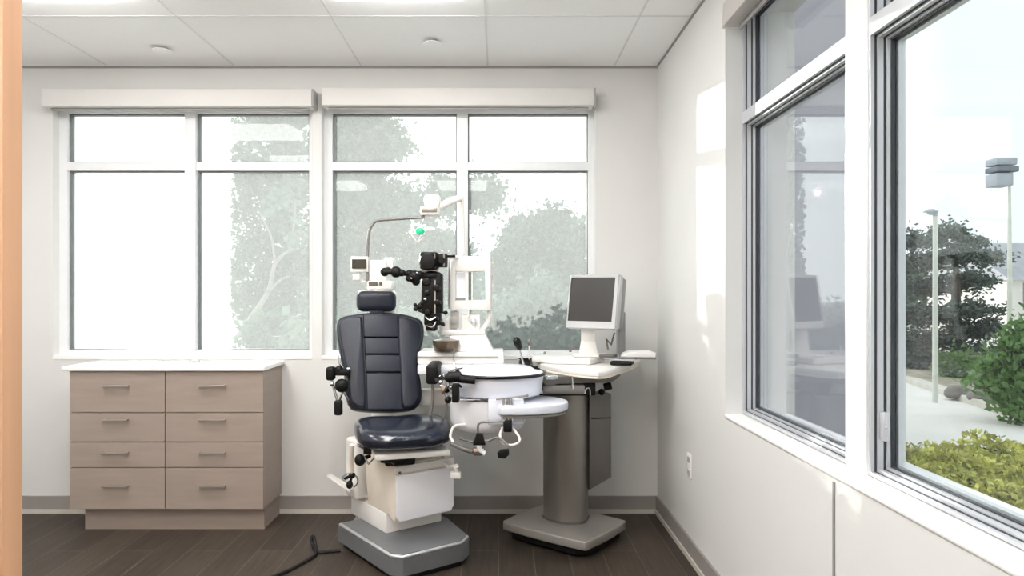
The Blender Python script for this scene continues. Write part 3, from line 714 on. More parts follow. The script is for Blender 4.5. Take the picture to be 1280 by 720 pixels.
# ---- phoropter
yp = 3.80
ph = thing('phoropter', 'black phoropter head with knobs and long side arm hanging beside the headrest', 'phoropter', (at(540, 0, yp).x, yp, at(0, 415, yp).z))
def bxp(b, a, c, t, d, ya, yb, r=.006): return b.box(at(a, 0, yp).x, at(c, 0, yp).x, ya, yb, at(0, d, yp).z, at(0, t, yp).z, r, 2)
b = B(); bxp(b, 525, 548, 315, 337, 3.77, 3.87, .014); bxp(b, 546, 559, 317, 334, 3.79, 3.86, .008); bxp(b, 557, 569, 318.5, 321.5, 3.81, 3.83, .003)
b.lathe([(.045, 0), (.048, .01), (.04, .03), (.02, .034)], at(535, 327, 3.78), axis=(0, -1, 0), seg=28)
b.lathe([(.02, 0), (.02, .02), (.014, .026)], at(552, 326, 3.79), axis=(0, -1, 0), seg=20)
hd = obj('optical_head', b, 'black', ph)
b = B(); b.box(at(554, 0, 3.78).x, at(556, 0, 3.78).x, 3.775, 3.79, at(0, 333, 3.78).z, at(0, 317, 3.78).z); b.box(at(543.5, 0, 3.78).x, at(544.5, 0, 3.78).x, 3.755, 3.77, at(0, 324, 3.78).z, at(0, 317, 3.78).z); b.box(at(525, 0, 3.78).x, at(547, 0, 3.78).x, 3.80, 3.84, at(0, 341, 3.8).z, at(0, 338, 3.8).z)
obj('head_trim', b, 'steel', hd)
b = B(); bxp(b, 526.5, 553, 341, 392, 3.78, 3.88, .014); bxp(b, 530, 551, 388, 407, 3.79, 3.87, .01); bxp(b, 532, 546, 405, 414, 3.79, 3.86, .012)
b.ball(at(540, 345, 3.82), .058, .05, .03)
bd = obj('body', b, 'black', ph)
for (x, y, r_, d) in ((533, 352, .026, .02), (546, 360, .022, .022), (534, 366, .018, .016), (547, 378, .02, .02), (535, 390, .02, .02), (545, 398, .018, .018), (538, 408, .024, .02)):
    obj('dial', B().lathe([(r_, 0), (r_*1.02, d*.5), (r_*.8, d), (r_*.3, d+.002)], at(x, y, 3.79), axis=(0, -1, 0), seg=22), 'blackg', bd)
b = B()
for (x, y, r_) in ((525, 383, .018), (520, 386, .014), (519, 381, .010), (557, 391, .012), (553, 405, .012), (528, 379, .016)): b.ball(at(x, y, 3.79), r_)
b.tube([at(519, 384, 3.79), at(530, 380, 3.79)], .009, 8); b.tube([at(550, 389, 3.8), at(559, 392, 3.8)], .007, 8); b.tube([at(549, 404, 3.8), at(556, 407, 3.8)], .006, 8); b.tube([at(523, 388, 3.79), at(532, 392, 3.79)], .006, 8)
obj('side_knob', b, 'black', bd)
b = B(); b.box(at(543, 0, 3.77).x, at(544.5, 0, 3.77).x, 3.772, 3.785, at(0, 392, 3.78).z, at(0, 350, 3.78).z); b.ball(at(531.5, 374, 3.765), .010); b.tube(bez([at(532, 396, 3.765), at(537, 400, 3.76), at(544, 397, 3.765)], 4), .005, 8); b.tube(bez([at(533, 407, 3.77), at(540, 409, 3.76), at(545, 402, 3.77)], 4), .004, 8)
obj('scale_strip', b, 'chrome', bd)
b = B(); pts = [at(481, 340, 3.76), at(497, 340.5, 3.76), at(508, 342, 3.78), at(530, 343, 3.8)]
b.tube(pts, .014, 12)
for (x, y, r_) in ((481, 340, .024), (485, 338, .018), (495, 340, .031), (502, 341, .02), (512, 342, .022), (518, 346, .036), (520, 352, .022), (511, 348, .018), (524, 344, .024)): b.ball(at(x, y, 3.77), r_)
ar = obj('side_arm', b, 'black', ph)
b = B(); b.ball(at(514, 348, 3.735), .006); b.ball(at(521, 341, 3.74), .006); obj('set_screw', b, 'chrome', ar)
b = B(); b.tube([at(558, 320, 3.84), at(572, 322, 3.9), at(578, 318, 4.08)], .010, 8); b.tube([at(578, 318, 4.08), at(578, 336, 4.1)], .012, 8)
obj('hanger', b, 'plastic', ph)

# ================================================================ MONITOR STAND
c = Vector((.362, 3.84, 0)); a = math.radians(52)
ms = thing('monitor_stand', 'grey pedestal equipment stand on a wheeled base next to the right wall corner', 'equipment stand', c, a)
mM = Matrix.Translation(c) @ Matrix.Rotation(a, 4, 'Z')
k = .06
rp = [(-.22+k, -.27), (.22-k, -.27), (.22, -.27+k), (.22, .27-k), (.22-k, .27), (-.22+k, .27), (-.22, .27-k), (-.22, -.27+k)]
sb = obj('base', B(mM).prism(smoothpoly(rp, 3), .052, .10, .008, 3), 'standbase', ms)
obj('base_skirt', B(mM).prism(shrink(rp, .95), .02, .052), 'black', ms)
for (x, y) in ((-.14, -.19), (.14, -.19), (.14, .19), (-.14, .19)):
    obj('caster', B(mM).cyl((x-.012, y, .021), (x+.012, y, .021), .021), 'cable', ms)
# pillar: flattened oval front
pp_ = [(.268, 3.93), (.264, 3.87), (.300, 3.82), (.345, 3.785), (.40, 3.775), (.455, 3.79), (.482, 3.84), (.486, 3.93)]
obj('pillar', B().prism(smoothpoly(pp_, 4), .10, .80), 'pillar', ms, 60)
obj('pillar_collar', B().prism(shrink(smoothpoly(pp_, 4), 1.05), .10, .112), 'pillard', ms)
b = B(Matrix.Translation((.49, 3.90, 0)) @ Matrix.Rotation(math.radians(15), 4, 'Z'))
b.prism([(0, .265), (.13, .325), (.13, .79), (0, .80)], -.05, .05, .006, 2, m=Matrix(((1, 0, 0, 0), (0, 0, -1, 0), (0, 1, 0, 0), (0, 0, 0, 1))))
sp = obj('rear_cabinet', b, 'pillard', ms)
b = B(Matrix.Translation((.49, 3.90, 0)) @ Matrix.Rotation(math.radians(15), 4, 'Z')); b.box(.008, .125, -.054, -.05, .655, .66); obj('cabinet_seam', b, 'black', sp)
b = B(Matrix.Translation((.37, 3.80, 0)) @ Matrix.Rotation(math.radians(12), 4, 'Z'))
b.prism([(-.19, .915), (-.16, .87), (-.11, .868), (-.10, .875), (.20, .875), (.24, .895), (.26, .915)], -.13, .14, .004, 2, m=Matrix(((1, 0, 0, 0), (0, 0, -1, 0), (0, 1, 0, 0), (0, 0, 0, 1))))
br = obj('tray_bracket', b, 'pillard', ms)
b = B(); b.box(.22, .52, 3.74, 3.98, .80, .87, .006, 2); obj('bracket_neck', b, 'black', br)
b = B(); b.box(at(675, 0, 3.66).x, at(731, 0, 3.66).x, 3.65, 3.72, at(0, 493, 3.66).z, at(0, 481, 3.66).z, .008, 2); obj('drawer_front', b, 'steel', br)
b = B(); b.box(at(681, 0, 3.64).x, at(697, 0, 3.64).x, 3.62, 3.66, at(0, 474, 3.64).z, at(0, 469.5, 3.64).z, .004, 2); b.cyl(at(676, 476, 3.64), at(677, 492, 3.64), .008); b.cyl(at(715, 470, 3.62), at(716, 486, 3.62), .006); b.tube(bez([at(731, 492, 3.66), at(733, 486, 3.66), at(737, 486, 3.66), at(738, 494, 3.66)], 4), .004, 6)
obj('bracket_fitting', b, 'chrome', br)
b = B(); b.cyl(at(755, 484, 3.8), at(764, 482, 3.8), .02); b.ball(at(752, 490, 3.8), .018); obj('lock_knob', b, 'black', br)
# table top
zt3 = .955
tp = [onz(x, y, zt3) for x, y in ((655, 444), (676, 454), (700, 459), (748, 464), (772, 459), (797, 450))]
tp = [(p.x, p.y) for p in tp]+[(.78, 4.20), (.2, 4.24), (.12, 4.12)]
tp = [(x, min(y, 4.24)) for x, y in smoothpoly(tp, 3)]
b = B(); b.prism(tp, zt3-.034, zt3, .01, 3); tt = obj('table_top', b, 'plastic', ms, 60)
rim = tp
b = B(); b.tube([(x, y, zt3-.036) for x, y in shrink(rim, .985)], .006, 6, True); obj('table_edge', b, 'plasticc', tt)
# console block on the tray
def tx(px, py): p = onz(px, py, zt3); return p
b = B(); q = [(.19, 3.97), (.30, 3.87), (.50, 3.82), (.60, 3.98), (.55, 4.16), (.22, 4.17)]
b.prism(q, zt3+.001, zt3+.035, .01, 3); co = obj('white_console', b, 'plastic')
tag(co, 'low white console lying on the stand top in front of the monitor', 'console')
for i, (x, y, nm) in enumerate(((689, 441, 0), (681, 446.5, 0), (713, 443, 1), (718, 441, 0), (734, 452, 0), (740, 451, 0))):
    p = onz(x, y+4, zt3); t = B(); h_ = .018+.012*nm
    if zt3 > 0:
        b = B(); b.cyl((p.x, p.y, zt3+.001), (p.x, p.y, zt3+h_), .009, .006, 14)
        if nm: b.tube([p+Vector((.011*math.cos(u), 0, h_+.008+.011*math.sin(u))) for u in np.linspace(0, 2*PI, 14, endpoint=False)], .003, 6, True)
        inside = p.y > 3.9
        if inside: b.bm.transform(Matrix.Translation((0, 0, .034)))
        o_ = obj('small_fitting', b, 'steel')
        tag(o_, ['tiny grey peg near the back left of the white stand top', 'tiny grey peg at the far left edge of the stand top', 'small upright grey ring fitting in the middle of the stand top', 'tiny grey peg just right of the ring fitting', 'tiny grey peg on the front of the stand top', 'tiny grey peg at the front, right neighbour of another peg'][i], 'fitting', 'small metal fittings on the stand top')
p = at(663, 430, 4.02); kn = thing('ball_handle', 'small grey ball-topped handle standing behind the black joystick', 'handle', (p.x, 4.16, zt3))
obj('grip', B().ball(p+Vector((0, .14, 0)), .013, .012, .021), 'steel', kn)
obj('stem', B().cyl(p+Vector((0, .14, -.018)), Vector((p.x, 4.16, zt3+.001)), .005), 'plastic', kn)
# monitor
mo = thing('computer_monitor', 'grey flat monitor with a dark blank screen on the equipment stand', 'monitor', (at(745, 0, 3.85).x, 3.9, zt3+.036))
TL, TR_, BRr, BLl = at(713, 344, 4.0), at(774, 342, 3.82), at(769, 412, 3.77), at(707, 409, 3.94)
# plane frame: origin centre, R along width
Rm = Vector((TR_.x-TL.x, TR_.y-TL.y, 0)).normalized(); ctr = (TL+TR_+BRr+BLl)/4
tilt = math.radians(9)
n0 = Vector((Rm.y, -Rm.x, 0)); Um = Vector((0, 0, 1))*math.cos(tilt)-n0*math.sin(tilt); Nm = Rm.cross(Um)
MMm = Matrix.Translation(ctr) @ Matrix(((Rm.x, Um.x, Nm.x, 0), (Rm.y, Um.y, Nm.y, 0), (Rm.z, Um.z, Nm.z, 0), (0, 0, 0, 1)))
def mp_(pts, off=0):
    out = []
    for (x, y) in pts:
        p = onplane(x, y, ctr+Nm*off, Nm)-ctr; out.append((p.dot(Rm), p.dot(Um)))
    return out
full = mp_([(714, 343.5), (772, 342), (775, 344.5), (770, 409), (766, 412), (709, 410), (707, 407.5), (712, 345.5)])
b = B(MMm); b.prism(full, -.045, -.004, .006, 3); hs = obj('housing', b, 'bezel', mo, 60)
b = B(MMm); b.prism(shrink(full, .94), -.11, -.045, .012, 3); obj('rear_shell', b, 'bezeld', hs, 60)
scr = mp_([(714.3, 347), (769.5, 347), (764.5, 402.5), (709.5, 401)])
b = B(MMm); b.prism(scr, -.006, -.002); obj('screen', b, 'screen', hs, 0)
# bezel ring
outer = mp_([(713, 344), (774, 342.6), (769, 411.5), (707.5, 409.3)]); b = B(MMm)
vs = [(*p, -.004) for p in outer]+[(*p, -.004) for p in scr]+[(*p, .004) for p in shrink(outer, .99)]+[(*p, .002) for p in shrink(scr, 1.0)]
fs = []
for i in range(4): j = (i+1) % 4; fs += [(i, j, 8+j, 8+i), (8+i, 8+j, 12+j, 12+i), (4+j, 4+i, 12+i, 12+j)]
b.add(vs, fs); obj('bezel', b, 'bezel', hs, 0)
b = B(); b.prism([(-.055, 0), (.055, 0), (.04, .09), (-.04, .09)], -.018, .018, .008, 2, m=Matrix.Translation((ctr.x-.01, ctr.y+.085, zt3+.036)) @ Matrix.Rotation(PI/2, 4, 'X'))
b.prism([(-.10, -.07), (.10, -.07), (.10, .07), (-.10, .07)], 0, .014, .006, 2, m=Matrix.Translation((ctr.x, ctr.y+.075, zt3+.036)))
b.box(ctr.x-.05, ctr.x+.03, ctr.y+.07, ctr.y+.11, zt3+.10, zt3+.24, .01, 2)
obj('foot', b, 'plastic', mo)
b = B(); xx = at(777, 0, 4.02).x; b.box(xx-.022, xx+.02, 4.0, 4.08, zt3+.036, ctr.z-.06, .012, 3); b.box(ctr.x+.02, xx, 4.02, 4.06, ctr.z-.05, ctr.z+.0, .008, 2)
obj('support_arm', b, 'bezeld', mo)
b = B(); b.prism([(-.05, -.02), (.03, -.035), (.055, .01), (-.02, .03)], 0, .018, .004, 2, m=Matrix.Translation((at(760, 0, 3.88).x, 3.90, zt3+.037))); b.tube([at(760, 437, 3.90), at(758, 424, 3.93), at(764, 431, 3.95), at(768, 416, 3.98)], .005, 8)
ml = obj('cable_clip', b, 'pillard', mo)
# dark handset tray and papers
t = thing('card_reader', 'black and grey handheld reader lying on the right end of the stand top', 'reader', (.66, 3.86, zt3))
kM = Matrix.Translation((at(779, 0, 3.80).x, 3.82, zt3+.003)) @ Matrix.Rotation(math.radians(-18), 4, 'Z')
obj('case', B(kM).box(-.06, .055, -.05, .06, 0, .022, .006, 2), 'black', t)
obj('cover', B(kM).box(-.062, .07, -.045, .065, .024, .032, .003, 1), 'alu', t)
kM = Matrix.Translation((.79, 3.86, zt3+.052)) @ Matrix.Rotation(math.radians(-14), 4, 'Z') @ Matrix.Rotation(math.radians(5), 4, 'X')
b = B(kM)
for i in range(5): b.box(-.11+.01*i, .075-.008*i, -.06, .07-.006*i, i*.004, i*.004+.0035)
pc = obj('clipboard', B(kM).box(-.12, .080, -.072, .075, -.010, -.001, .002, 1), 'steel'); tag(pc, 'thin grey clipboard sticking out over the right edge of the stand top', 'clipboard')
obj_p = obj('paper_sheets', b, 'paper', None, 0); tag(obj_p, 'loose white sheets lying on the grey clipboard', 'paper')

# ================================================================ POWER CORD
pts = [onz(338, 722, .01), onz(362, 712, .01), onz(384, 700, .01), onz(394, 693, .01), onz(395, 684, .01), onz(393, 674, .04), onz(391, 670, .055), onz(389, 674, .04), onz(391, 682, .012), onz(398, 690, .01), onz(412, 689, .01), onz(426, 688, .01)]
b = B(); b.tube(bez(pts, 6), .0085, 8)
tag(obj('power_cord', b, 'cable'), 'black power cord with a standing loop on the floor beside the chair base', 'cord')

# ================================================================ OUTSIDE
GZ = -.15
struct('ground', B().box(-60, 80, -20, 120, GZ-.3, GZ), 'lawn', 'pale grassy ground outside the windows')
struct('pavement', B().prism([(1.4, -6), (5.5, -6), (5.9, 7.5), (6.75, 11.6), (6.2, 13.2), (1.4, 13.2)], GZ, GZ+.02), 'pave', 'sunlit pale concrete paving outside the right windows')
kb = [(5.5, -6), (5.9, 7.5), (6.75, 11.6), (6.2, 13.2)]
b = B()
for (p, q) in zip(kb[:-1], kb[1:]):
    d = Vector((q[0]-p[0], q[1]-p[1], 0)).normalized(); n = Vector((d.y, -d.x, 0))*.18
    b.prism([(p[0], p[1]), (q[0], q[1]), (q[0]+n.x, q[1]+n.y), (p[0]+n.x, p[1]+n.y)], GZ, GZ+.11, .01, 1)
struct('kerb', b, 'kerb', 'pale kerb along the far edge of the paving')
struct('planting_bed', B().prism([(6.1, 6), (7.0, 11.6), (6.5, 14), (16, 20), (16, 6)], GZ, GZ+.05), 'bed', 'dry planting bed beyond the kerb')
b = B().box(1.5, 3.42, 6.5, 9.0, GZ, 6.0, .01, 1)
t = tag(obj('building_wing', b, 'ext'), 'plain grey wall of a building wing outside the right window', 'building')

rng = np.random.default_rng(7)
def foliage(name, blobs, n, size, m, parent, clip=None, shell=.55, asp=1.7, flat=0):
    pts = []; w = np.array([bb[1][0]*bb[1][1]+bb[1][0]*bb[1][2] for bb in blobs]); w = w/w.sum()
    K = max(40, n//45)                                    # twigs: leaves gather round them and leave gaps
    idk = rng.choice(len(blobs), K, p=w); dk = rng.normal(size=(K, 3)); dk /= np.linalg.norm(dk, axis=1)[:, None]
    rk = shell+(1-shell)*rng.random(K)**.6
    bc = np.array([bb[0] for bb in blobs])[idk]; br = np.array([bb[1] for bb in blobs])[idk]; ck = bc+dk*br*rk[:, None]
    pick = rng.integers(0, K, n); own = rng.random(n) < .3
    idx = rng.choice(len(blobs), n, p=w)
    d = rng.normal(size=(n, 3)); d /= np.linalg.norm(d, axis=1)[:, None]
    r = shell+(1-shell)*rng.random(n)**.6
    cs = np.array([bb[0] for bb in blobs])[idx]; rr = np.array([bb[1] for bb in blobs])[idx]
    p = cs+d*rr*r[:, None]
    near = ck[pick]+rng.normal(size=(n, 3))*size*1.7
    p = np.where(own[:, None], p, near)
    if clip is not None: p = p[clip(p)]
    n = len(p)
    a = rng.normal(size=(n, 3)); a[:, 2] *= (1-flat); a /= np.linalg.norm(a, axis=1)[:, None]
    q = rng.normal(size=(n, 3)); q -= a*(a*q).sum(1)[:, None]; q /= np.linalg.norm(q, axis=1)[:, None]
    s = size*(.6+.8*rng.random(n))[:, None]
    v = np.empty((n, 4, 3)); v[:, 0] = p-a*s*asp/2; v[:, 1] = p+q*s/2; v[:, 2] = p+a*s*asp/2; v[:, 3] = p-q*s/2
    W = np.array(WM[parent.name].inverted()) if parent else np.eye(4)
    v = v.reshape(-1, 3) @ W[:3, :3].T+W[:3, 3]
    me = bpy.data.meshes.new(name); me.from_pydata(v.tolist(), [], [(4*i, 4*i+1, 4*i+2, 4*i+3) for i in range(n)])
    me.materials.append(M[m]); o = bpy.data.objects.new(name, me); C.objects.link(o)
    if parent: o.parent = parent; WM[o.name] = WM[parent.name]
    return o
def blobs_px(Y, spots, depth=1.0):
    return [(tuple(at(x, y, Y+dy)), (rx/F*Y, depth*rx/F*Y, ry/F*Y)) for (x, y, rx, ry, dy) in spots]
def tree(name, lab, Y, trunk, spots, n, size, m, clip=None, depth=1.0, bark='barkd', branches=(), cat='tree', group=None, shell=.4):
    x = at(trunk[0][0], 0, Y).x
    t = thing(name, lab, cat, (x, Y, GZ), group=group)
    pts = [Vector((x, Y, GZ))]+[at(px, py, Y) for px, py in trunk[1:]]
    r0 = trunk[0][1]; cur = bez(pts, 6); b = B(); b.tube(cur, [r0*(1-.75*i/(len(cur)-1)) for i in range(len(cur))], 10)
    for br_ in branches:
        c_ = bez([at(px, py, Y) for px, py in br_], 5); b.tube(c_, [r0*.45*(1-.7*i/(len(c_)-1)) for i in range(len(c_))], 8)
    obj('trunk', b, bark, t)
    foliage('foliage', blobs_px(Y, spots, depth), n, size, m, t, clip, shell)
    return t
T = 'trees outside the far windows'
# big tree seen in the right half of the left window, its flank clipped straight
x290 = lambda p: (p[:, 0]/p[:, 1]*F+CX) > 290
tree('large_tree', 'large dense grey-green tree in the right half of the left far window', 40, [(330, .35), (335, 330), (340, 200)],
     [(330, 180, 45, 60, 0), (375, 170, 45, 60, 1), (330, 260, 50, 60, 0), (380, 270, 50, 70, 1), (325, 350, 50, 60, 0), (375, 370, 55, 60, 0), (335, 420, 55, 30, 0), (350, 120, 50, 40, 0), (440, 190, 40, 50, 0), (470, 170, 30, 40, 1), (370, 410, 50, 40, 0)], 26000, .21, 'leaf', x290, .6)
tree('slender_tree', 'slender leaning tree with a pale crooked trunk in the left far window', 24, [(299, .12), (312, 400), (335, 365), (344, 330), (362, 313), (374, 311)],
     [(372, 300, 14, 9, 0), (352, 250, 12, 12, 0), (368, 225, 12, 10, 0)], 250, .2, 'leafp', x290, bark='bark', branches=([(362, 313), (366, 290), (369, 268), (368, 250)], [(344, 332), (340, 300), (332, 280), (322, 262)], [(335, 366), (350, 350), (362, 345)]))
tree('tall_tree', 'tall pale tree at the left side of the right far window', 36, [(440, .3), (445, 330), (450, 200)],
     [(440, 165, 40, 35, 0), (478, 178, 36, 30, 0), (440, 240, 45, 40, 0), (480, 262, 40, 40, 0), (450, 320, 50, 50, 0), (430, 380, 50, 50, 0), (480, 400, 50, 40, 0)], 22000, .19, 'leafp', x290, .6)
tree('round_tree', 'round-topped pale green tree above the instrument lamp in the right far window', 34, [(570, .3), (570, 330), (572, 280)],
     [(560, 245, 30, 22, 0), (600, 245, 34, 24, 0), (530, 262, 24, 16, 0), (545, 330, 55, 45, 0), (520, 380, 50, 50, 0), (575, 380, 50, 45, 0), (560, 415, 60, 30, 0)], 18000, .18, 'leafp', None, .6)
tree('bushy_tree', 'bushy pale green tree filling the right side of the right far window', 28, [(680, .25), (680, 380), (682, 310)],
     [(650, 330, 38, 50, 0), (690, 310, 40, 45, 0), (725, 320, 36, 50, 0), (640, 380, 50, 45, 0), (690, 385, 50, 50, 0), (735, 385, 45, 50, 0), (700, 285, 18, 22, 0), (655, 290, 18, 20, 0), (690, 425, 60, 30, 0), (640, 425, 40, 30, 0)], 26000, .15, 'leafp', None, .6)
Sg = 'low shrubs outside the far windows'
for i, (px, lab) in enumerate(((455, 'low grey-green shrub further off, seen left of the backrest top'), (560, 'low grey-green shrub further off, seen between headrest and slit lamp'), (640, 'low grey-green shrub further off, seen left of the monitor'), (345, 'low grey-green shrub outside the left far window'))):
    Y = 11+i*1.5; x = at(px, 0, Y).x
    t = thing('garden_shrub', lab, 'shrub', (x, Y, GZ), group=Sg)
    obj('stem', B().tube([(x, Y, GZ), (x, Y, GZ+.5)], [.05, .03], 8), 'barkd', t)
    foliage('foliage', [((x+dx, Y+dy, GZ+.45), (.75 if i != 3 else .4, .5, .5)) for dx, dy in ((-.5, 0), (0, .1), (.5, 0))] if i != 3 else [((x, Y, GZ+.4), (.62, .4, .45))], 3000, .11, 'leaf', t, x290, .4)
# pointed shrub added outside the far window to shade the lower right wall
t = thing('pointed_sun_blocker', 'pointed shrub added close outside the far window to block the sun, behind the monitor', 'shrub', (.30, 5.15, GZ))
obj('stem', B().tube([(.30, 5.15, GZ), (.30, 5.15, 1.0)], [.03, .012], 8), 'barkd', t)
foliage('foliage', [((.30, 5.15, .3), (.42, .35, .5)), ((.30, 5.15, .8), (.34, .3, .45)), ((.32, 5.15, 1.2), (.17, .16, .32)), ((.48, 5.1, .95), (.2, .2, .4)), ((.06, 5.15, .95), (.22, .2, .4))], 24000, .03, 'leafp', t, None, .3)

for i, (x, h_, w_, lab) in enumerate(((-.82, 1.16, .34, 'low round shrub added outside the right far window to block the sun, behind the backrest'), (-.30, 1.22, .34, 'low round shrub added outside the right far window to block the sun, behind the slit lamp'), (1.0, 1.2, .3, None))):
    if lab is None: continue
    t = thing('round_sun_blocker', lab, 'shrub', (x, 5.3, GZ), group='round shrubs added outside the far window to block the sun')  # added to keep low sun off the wall under the sill
    obj('stem', B().tube([(x, 5.3, GZ), (x, 5.3, .6)], [.03, .015], 8), 'barkd', t)
    foliage('foliage', [((x, 5.3, h_-.5), (w_, w_*.8, .5)), ((x-.1, 5.3, h_-.3), (w_*.7, .25, .3)), ((x+.12, 5.3, h_-.30), (w_*.75, .25, .34))], 24000, .03, 'leafp', t, None, .3)
# conifer and street side
Yc = 14.0; xc = at(1195, 0, Yc).x
t = thing('cedar_tree', 'grey-green cedar with layered branches beyond the paving', 'tree', (xc, Yc, GZ))
b = B(); b.tube([(xc, Yc, GZ), (xc, Yc, 1.4), (xc, Yc, 2.3)], [.12, .08, .03], 10)
lay = [(1150, 300, 28, 11), (1185, 292, 26, 9), (1215, 302, 24, 10), (1140, 330, 35, 14), (1195, 322, 45, 10), (1238, 322, 18, 8), (1150, 360, 38, 14), (1205, 350, 46, 12), (1150, 395, 42, 16), (1212, 388, 42, 12), (1155, 425, 42, 14), (1218, 412, 38, 13), (1165, 452, 44, 12), (1222, 444, 34, 12), (1180, 476, 36, 9), (1125, 440, 18, 18), (1130, 470, 18, 12)]
for (x, y, rx, ry) in lay: b.tube([(xc, Yc, at(0, y+6, Yc).z), tuple(at(x, y+2, Yc))], [.035, .012], 6)
obj('trunk', b, 'barkd', t)
foliage('foliage', [(tuple(at(x, y, Yc+random.uniform(-.6, .6))), (rx/F*Yc, rx/F*Yc*.8, ry/F*Yc*.8)) for x, y, rx, ry in lay], 22000, .05, 'cedar', t, None, .2, flat=.4)
for i, (x, Yb, r, lab) in enumerate(((1215, 12.2, .5, 'low dark green bush at the foot of the cedar'), (1258, 11.2, .45, 'low bush beyond the kerb, right of the cedar'), (1135, 14.6, .4, 'low bush beyond the kerb at the left of the cedar'))):
    xx = at(x, 0, Yb).x; t = thing('low_bush', lab, 'bush', (xx, Yb, GZ+.05), group='low bushes beyond the kerb')
    obj('stem', B().tube([(xx, Yb, GZ), (xx, Yb, .2)], [.03, .02], 6), 'barkd', t)
    foliage('foliage', [((xx-.2, Yb, .05), (r*.7, .3, .2)), ((xx+.2, Yb, .02), (r*.7, .3, .16))], 3500, .05, 'bright', t, None, .3)
# bright green small tree at the right edge
Yg = 8.0; xg = at(1285, 0, Yg).x
t = thing('green_sapling', 'fresh green leafy sapling at the right edge of the view beyond the paving', 'tree', (xg, Yg, GZ))
obj('trunk', B().tube(bez([(xg+.1, Yg, GZ), (xg+.05, Yg, .4), (xg, Yg, 1.0)], 5), [.035-.0015*i for i in range(11)], 8), 'barkd', t)
foliage('foliage', [(tuple(at(x, y, Yg)), (rx/F*Yg, .3, ry/F*Yg)) for x, y, rx, ry in ((1280, 440, 22, 20), (1262, 470, 18, 16), (1245, 482, 18, 9), (1290, 480, 30, 24), (1265, 505, 14, 14), (1300, 430, 30, 30))], 4500, .055, 'bright', t, None, .2)
# garden stones
for i, (px, py, w, lab) in enumerate(((1190, 497, .22, 'leftmost of the low rocks along the kerb'), (1206, 499, .09, 'small low rock, second from the left along the kerb'), (1222, 503, .24, 'broad low rock in the middle of the kerb bed'), (1240, 510, .2, 'low rock along the kerb under the green sapling'))):
    p = onz(px, py, GZ+.05); p.x += .12
    b = B(); b.ball((p.x, p.y, GZ+.05+w*.28), w, w*.7, w*.45, u=12, v=8)
    for v in b.bm.verts: v.co += Vector((math.sin(v.co.y*23+i), math.sin(v.co.z*31), math.sin(v.co.x*19)))*w*.07
    tag(obj('garden_rock', b, 'stone'), lab, 'rock', 'rocks along the kerb')
# street lamps
p = Vector((at(1169, 0, 9.5).x, 9.5, GZ+.02))
t = thing('lamp_post', 'slim pale lamp post standing at the kerb in front of the cedar', 'lamp post', p)
obj('pole', B().tube([p, (p.x, p.y, at(0, 268, 9.5).z)], [.038, .03], 12), 'pole', t)
b = B(); hz = at(0, 266, 9.5).z; b.lathe([(.02, -.03), (.05, 0), (.1, .015), (.04, .05)], (p.x-.06, p.y, hz), seg=20); b.cyl((p.x, p.y, hz-.05), (p.x, p.y, hz+.01), .03)
obj('lamp_head', b, 'sign', t)
p = Vector((at(1262, 0, 12).x, 12, GZ+.05))
t = thing('area_light', 'tall pole with grey box lamps against the sky at the right edge', 'lamp post', p)
obj('pole', B().tube([p, (p.x, p.y, at(0, 320, 12).z), (p.x, p.y, at(0, 215, 12).z)], [.045, .035, .02], 12), 'pole', t)
b = B(); b.box(at(1241, 0, 12).x, at(1267, 0, 12).x, 11.9, 12.2, at(0, 207, 12).z, at(0, 198, 12).z, .02, 2); b.box(at(1241, 0, 12).x, at(1262, 0, 12).x, 11.9, 12.2, at(0, 233, 12).z, at(0, 217, 12).z, .02, 2)
lb = obj('lamp_box', b, 'sign', t)
obj('lamp_band', B().box(at(1241, 0, 12).x, at(1268, 0, 12).x, 11.88, 12.2, at(0, 215.5, 12).z, at(0, 208.5, 12).z, .01, 1), 'signd', lb)
# house at right edge
Yh = 26.0; x0 = at(1262, 0, Yh).x; x1 = x0+8
t = thing('white_house', 'white low house with a pale grey roof at the right edge', 'house', (x0+4, Yh+2, GZ))
obj('wall', B().box(x0, x1, Yh, Yh+5, GZ, at(0, 350, Yh).z), 'pave', t, 0)
b = B(); za = at(0, 350, Yh).z; zb2 = at(0, 318, Yh).z
b.prism([(-.3, za), (5.3, za), (2.5, zb2+.6)], x0-.2, x1+.3, 0, 1, m=Matrix(((0, 0, 1, 0), (1, 0, 0, Yh), (0, 1, 0, 0), (0, 0, 0, 1))))
obj('roof', b, 'roof', t, 0)
obj('window', B().box(x0+.5, x0+1.8, Yh-.03, Yh, GZ+.9, GZ+1.9), 'gapdark', t, 0)
# far slope on the right, behind the cedar
far = []
for i in range(9): far.append(((9+i*3.5, 46+3*math.sin(i*2.1), GZ+1.1), (2.6, 1.2, 1.5+.5*math.sin(i*1.7))))
fs_ = foliage('distant_hedgerow', far, 7000, .34, 'leafp', None, None, .5); tag(fs_, 'distant pale hedgerow behind the cedar and the house', 'hedgerow', kind='stuff')
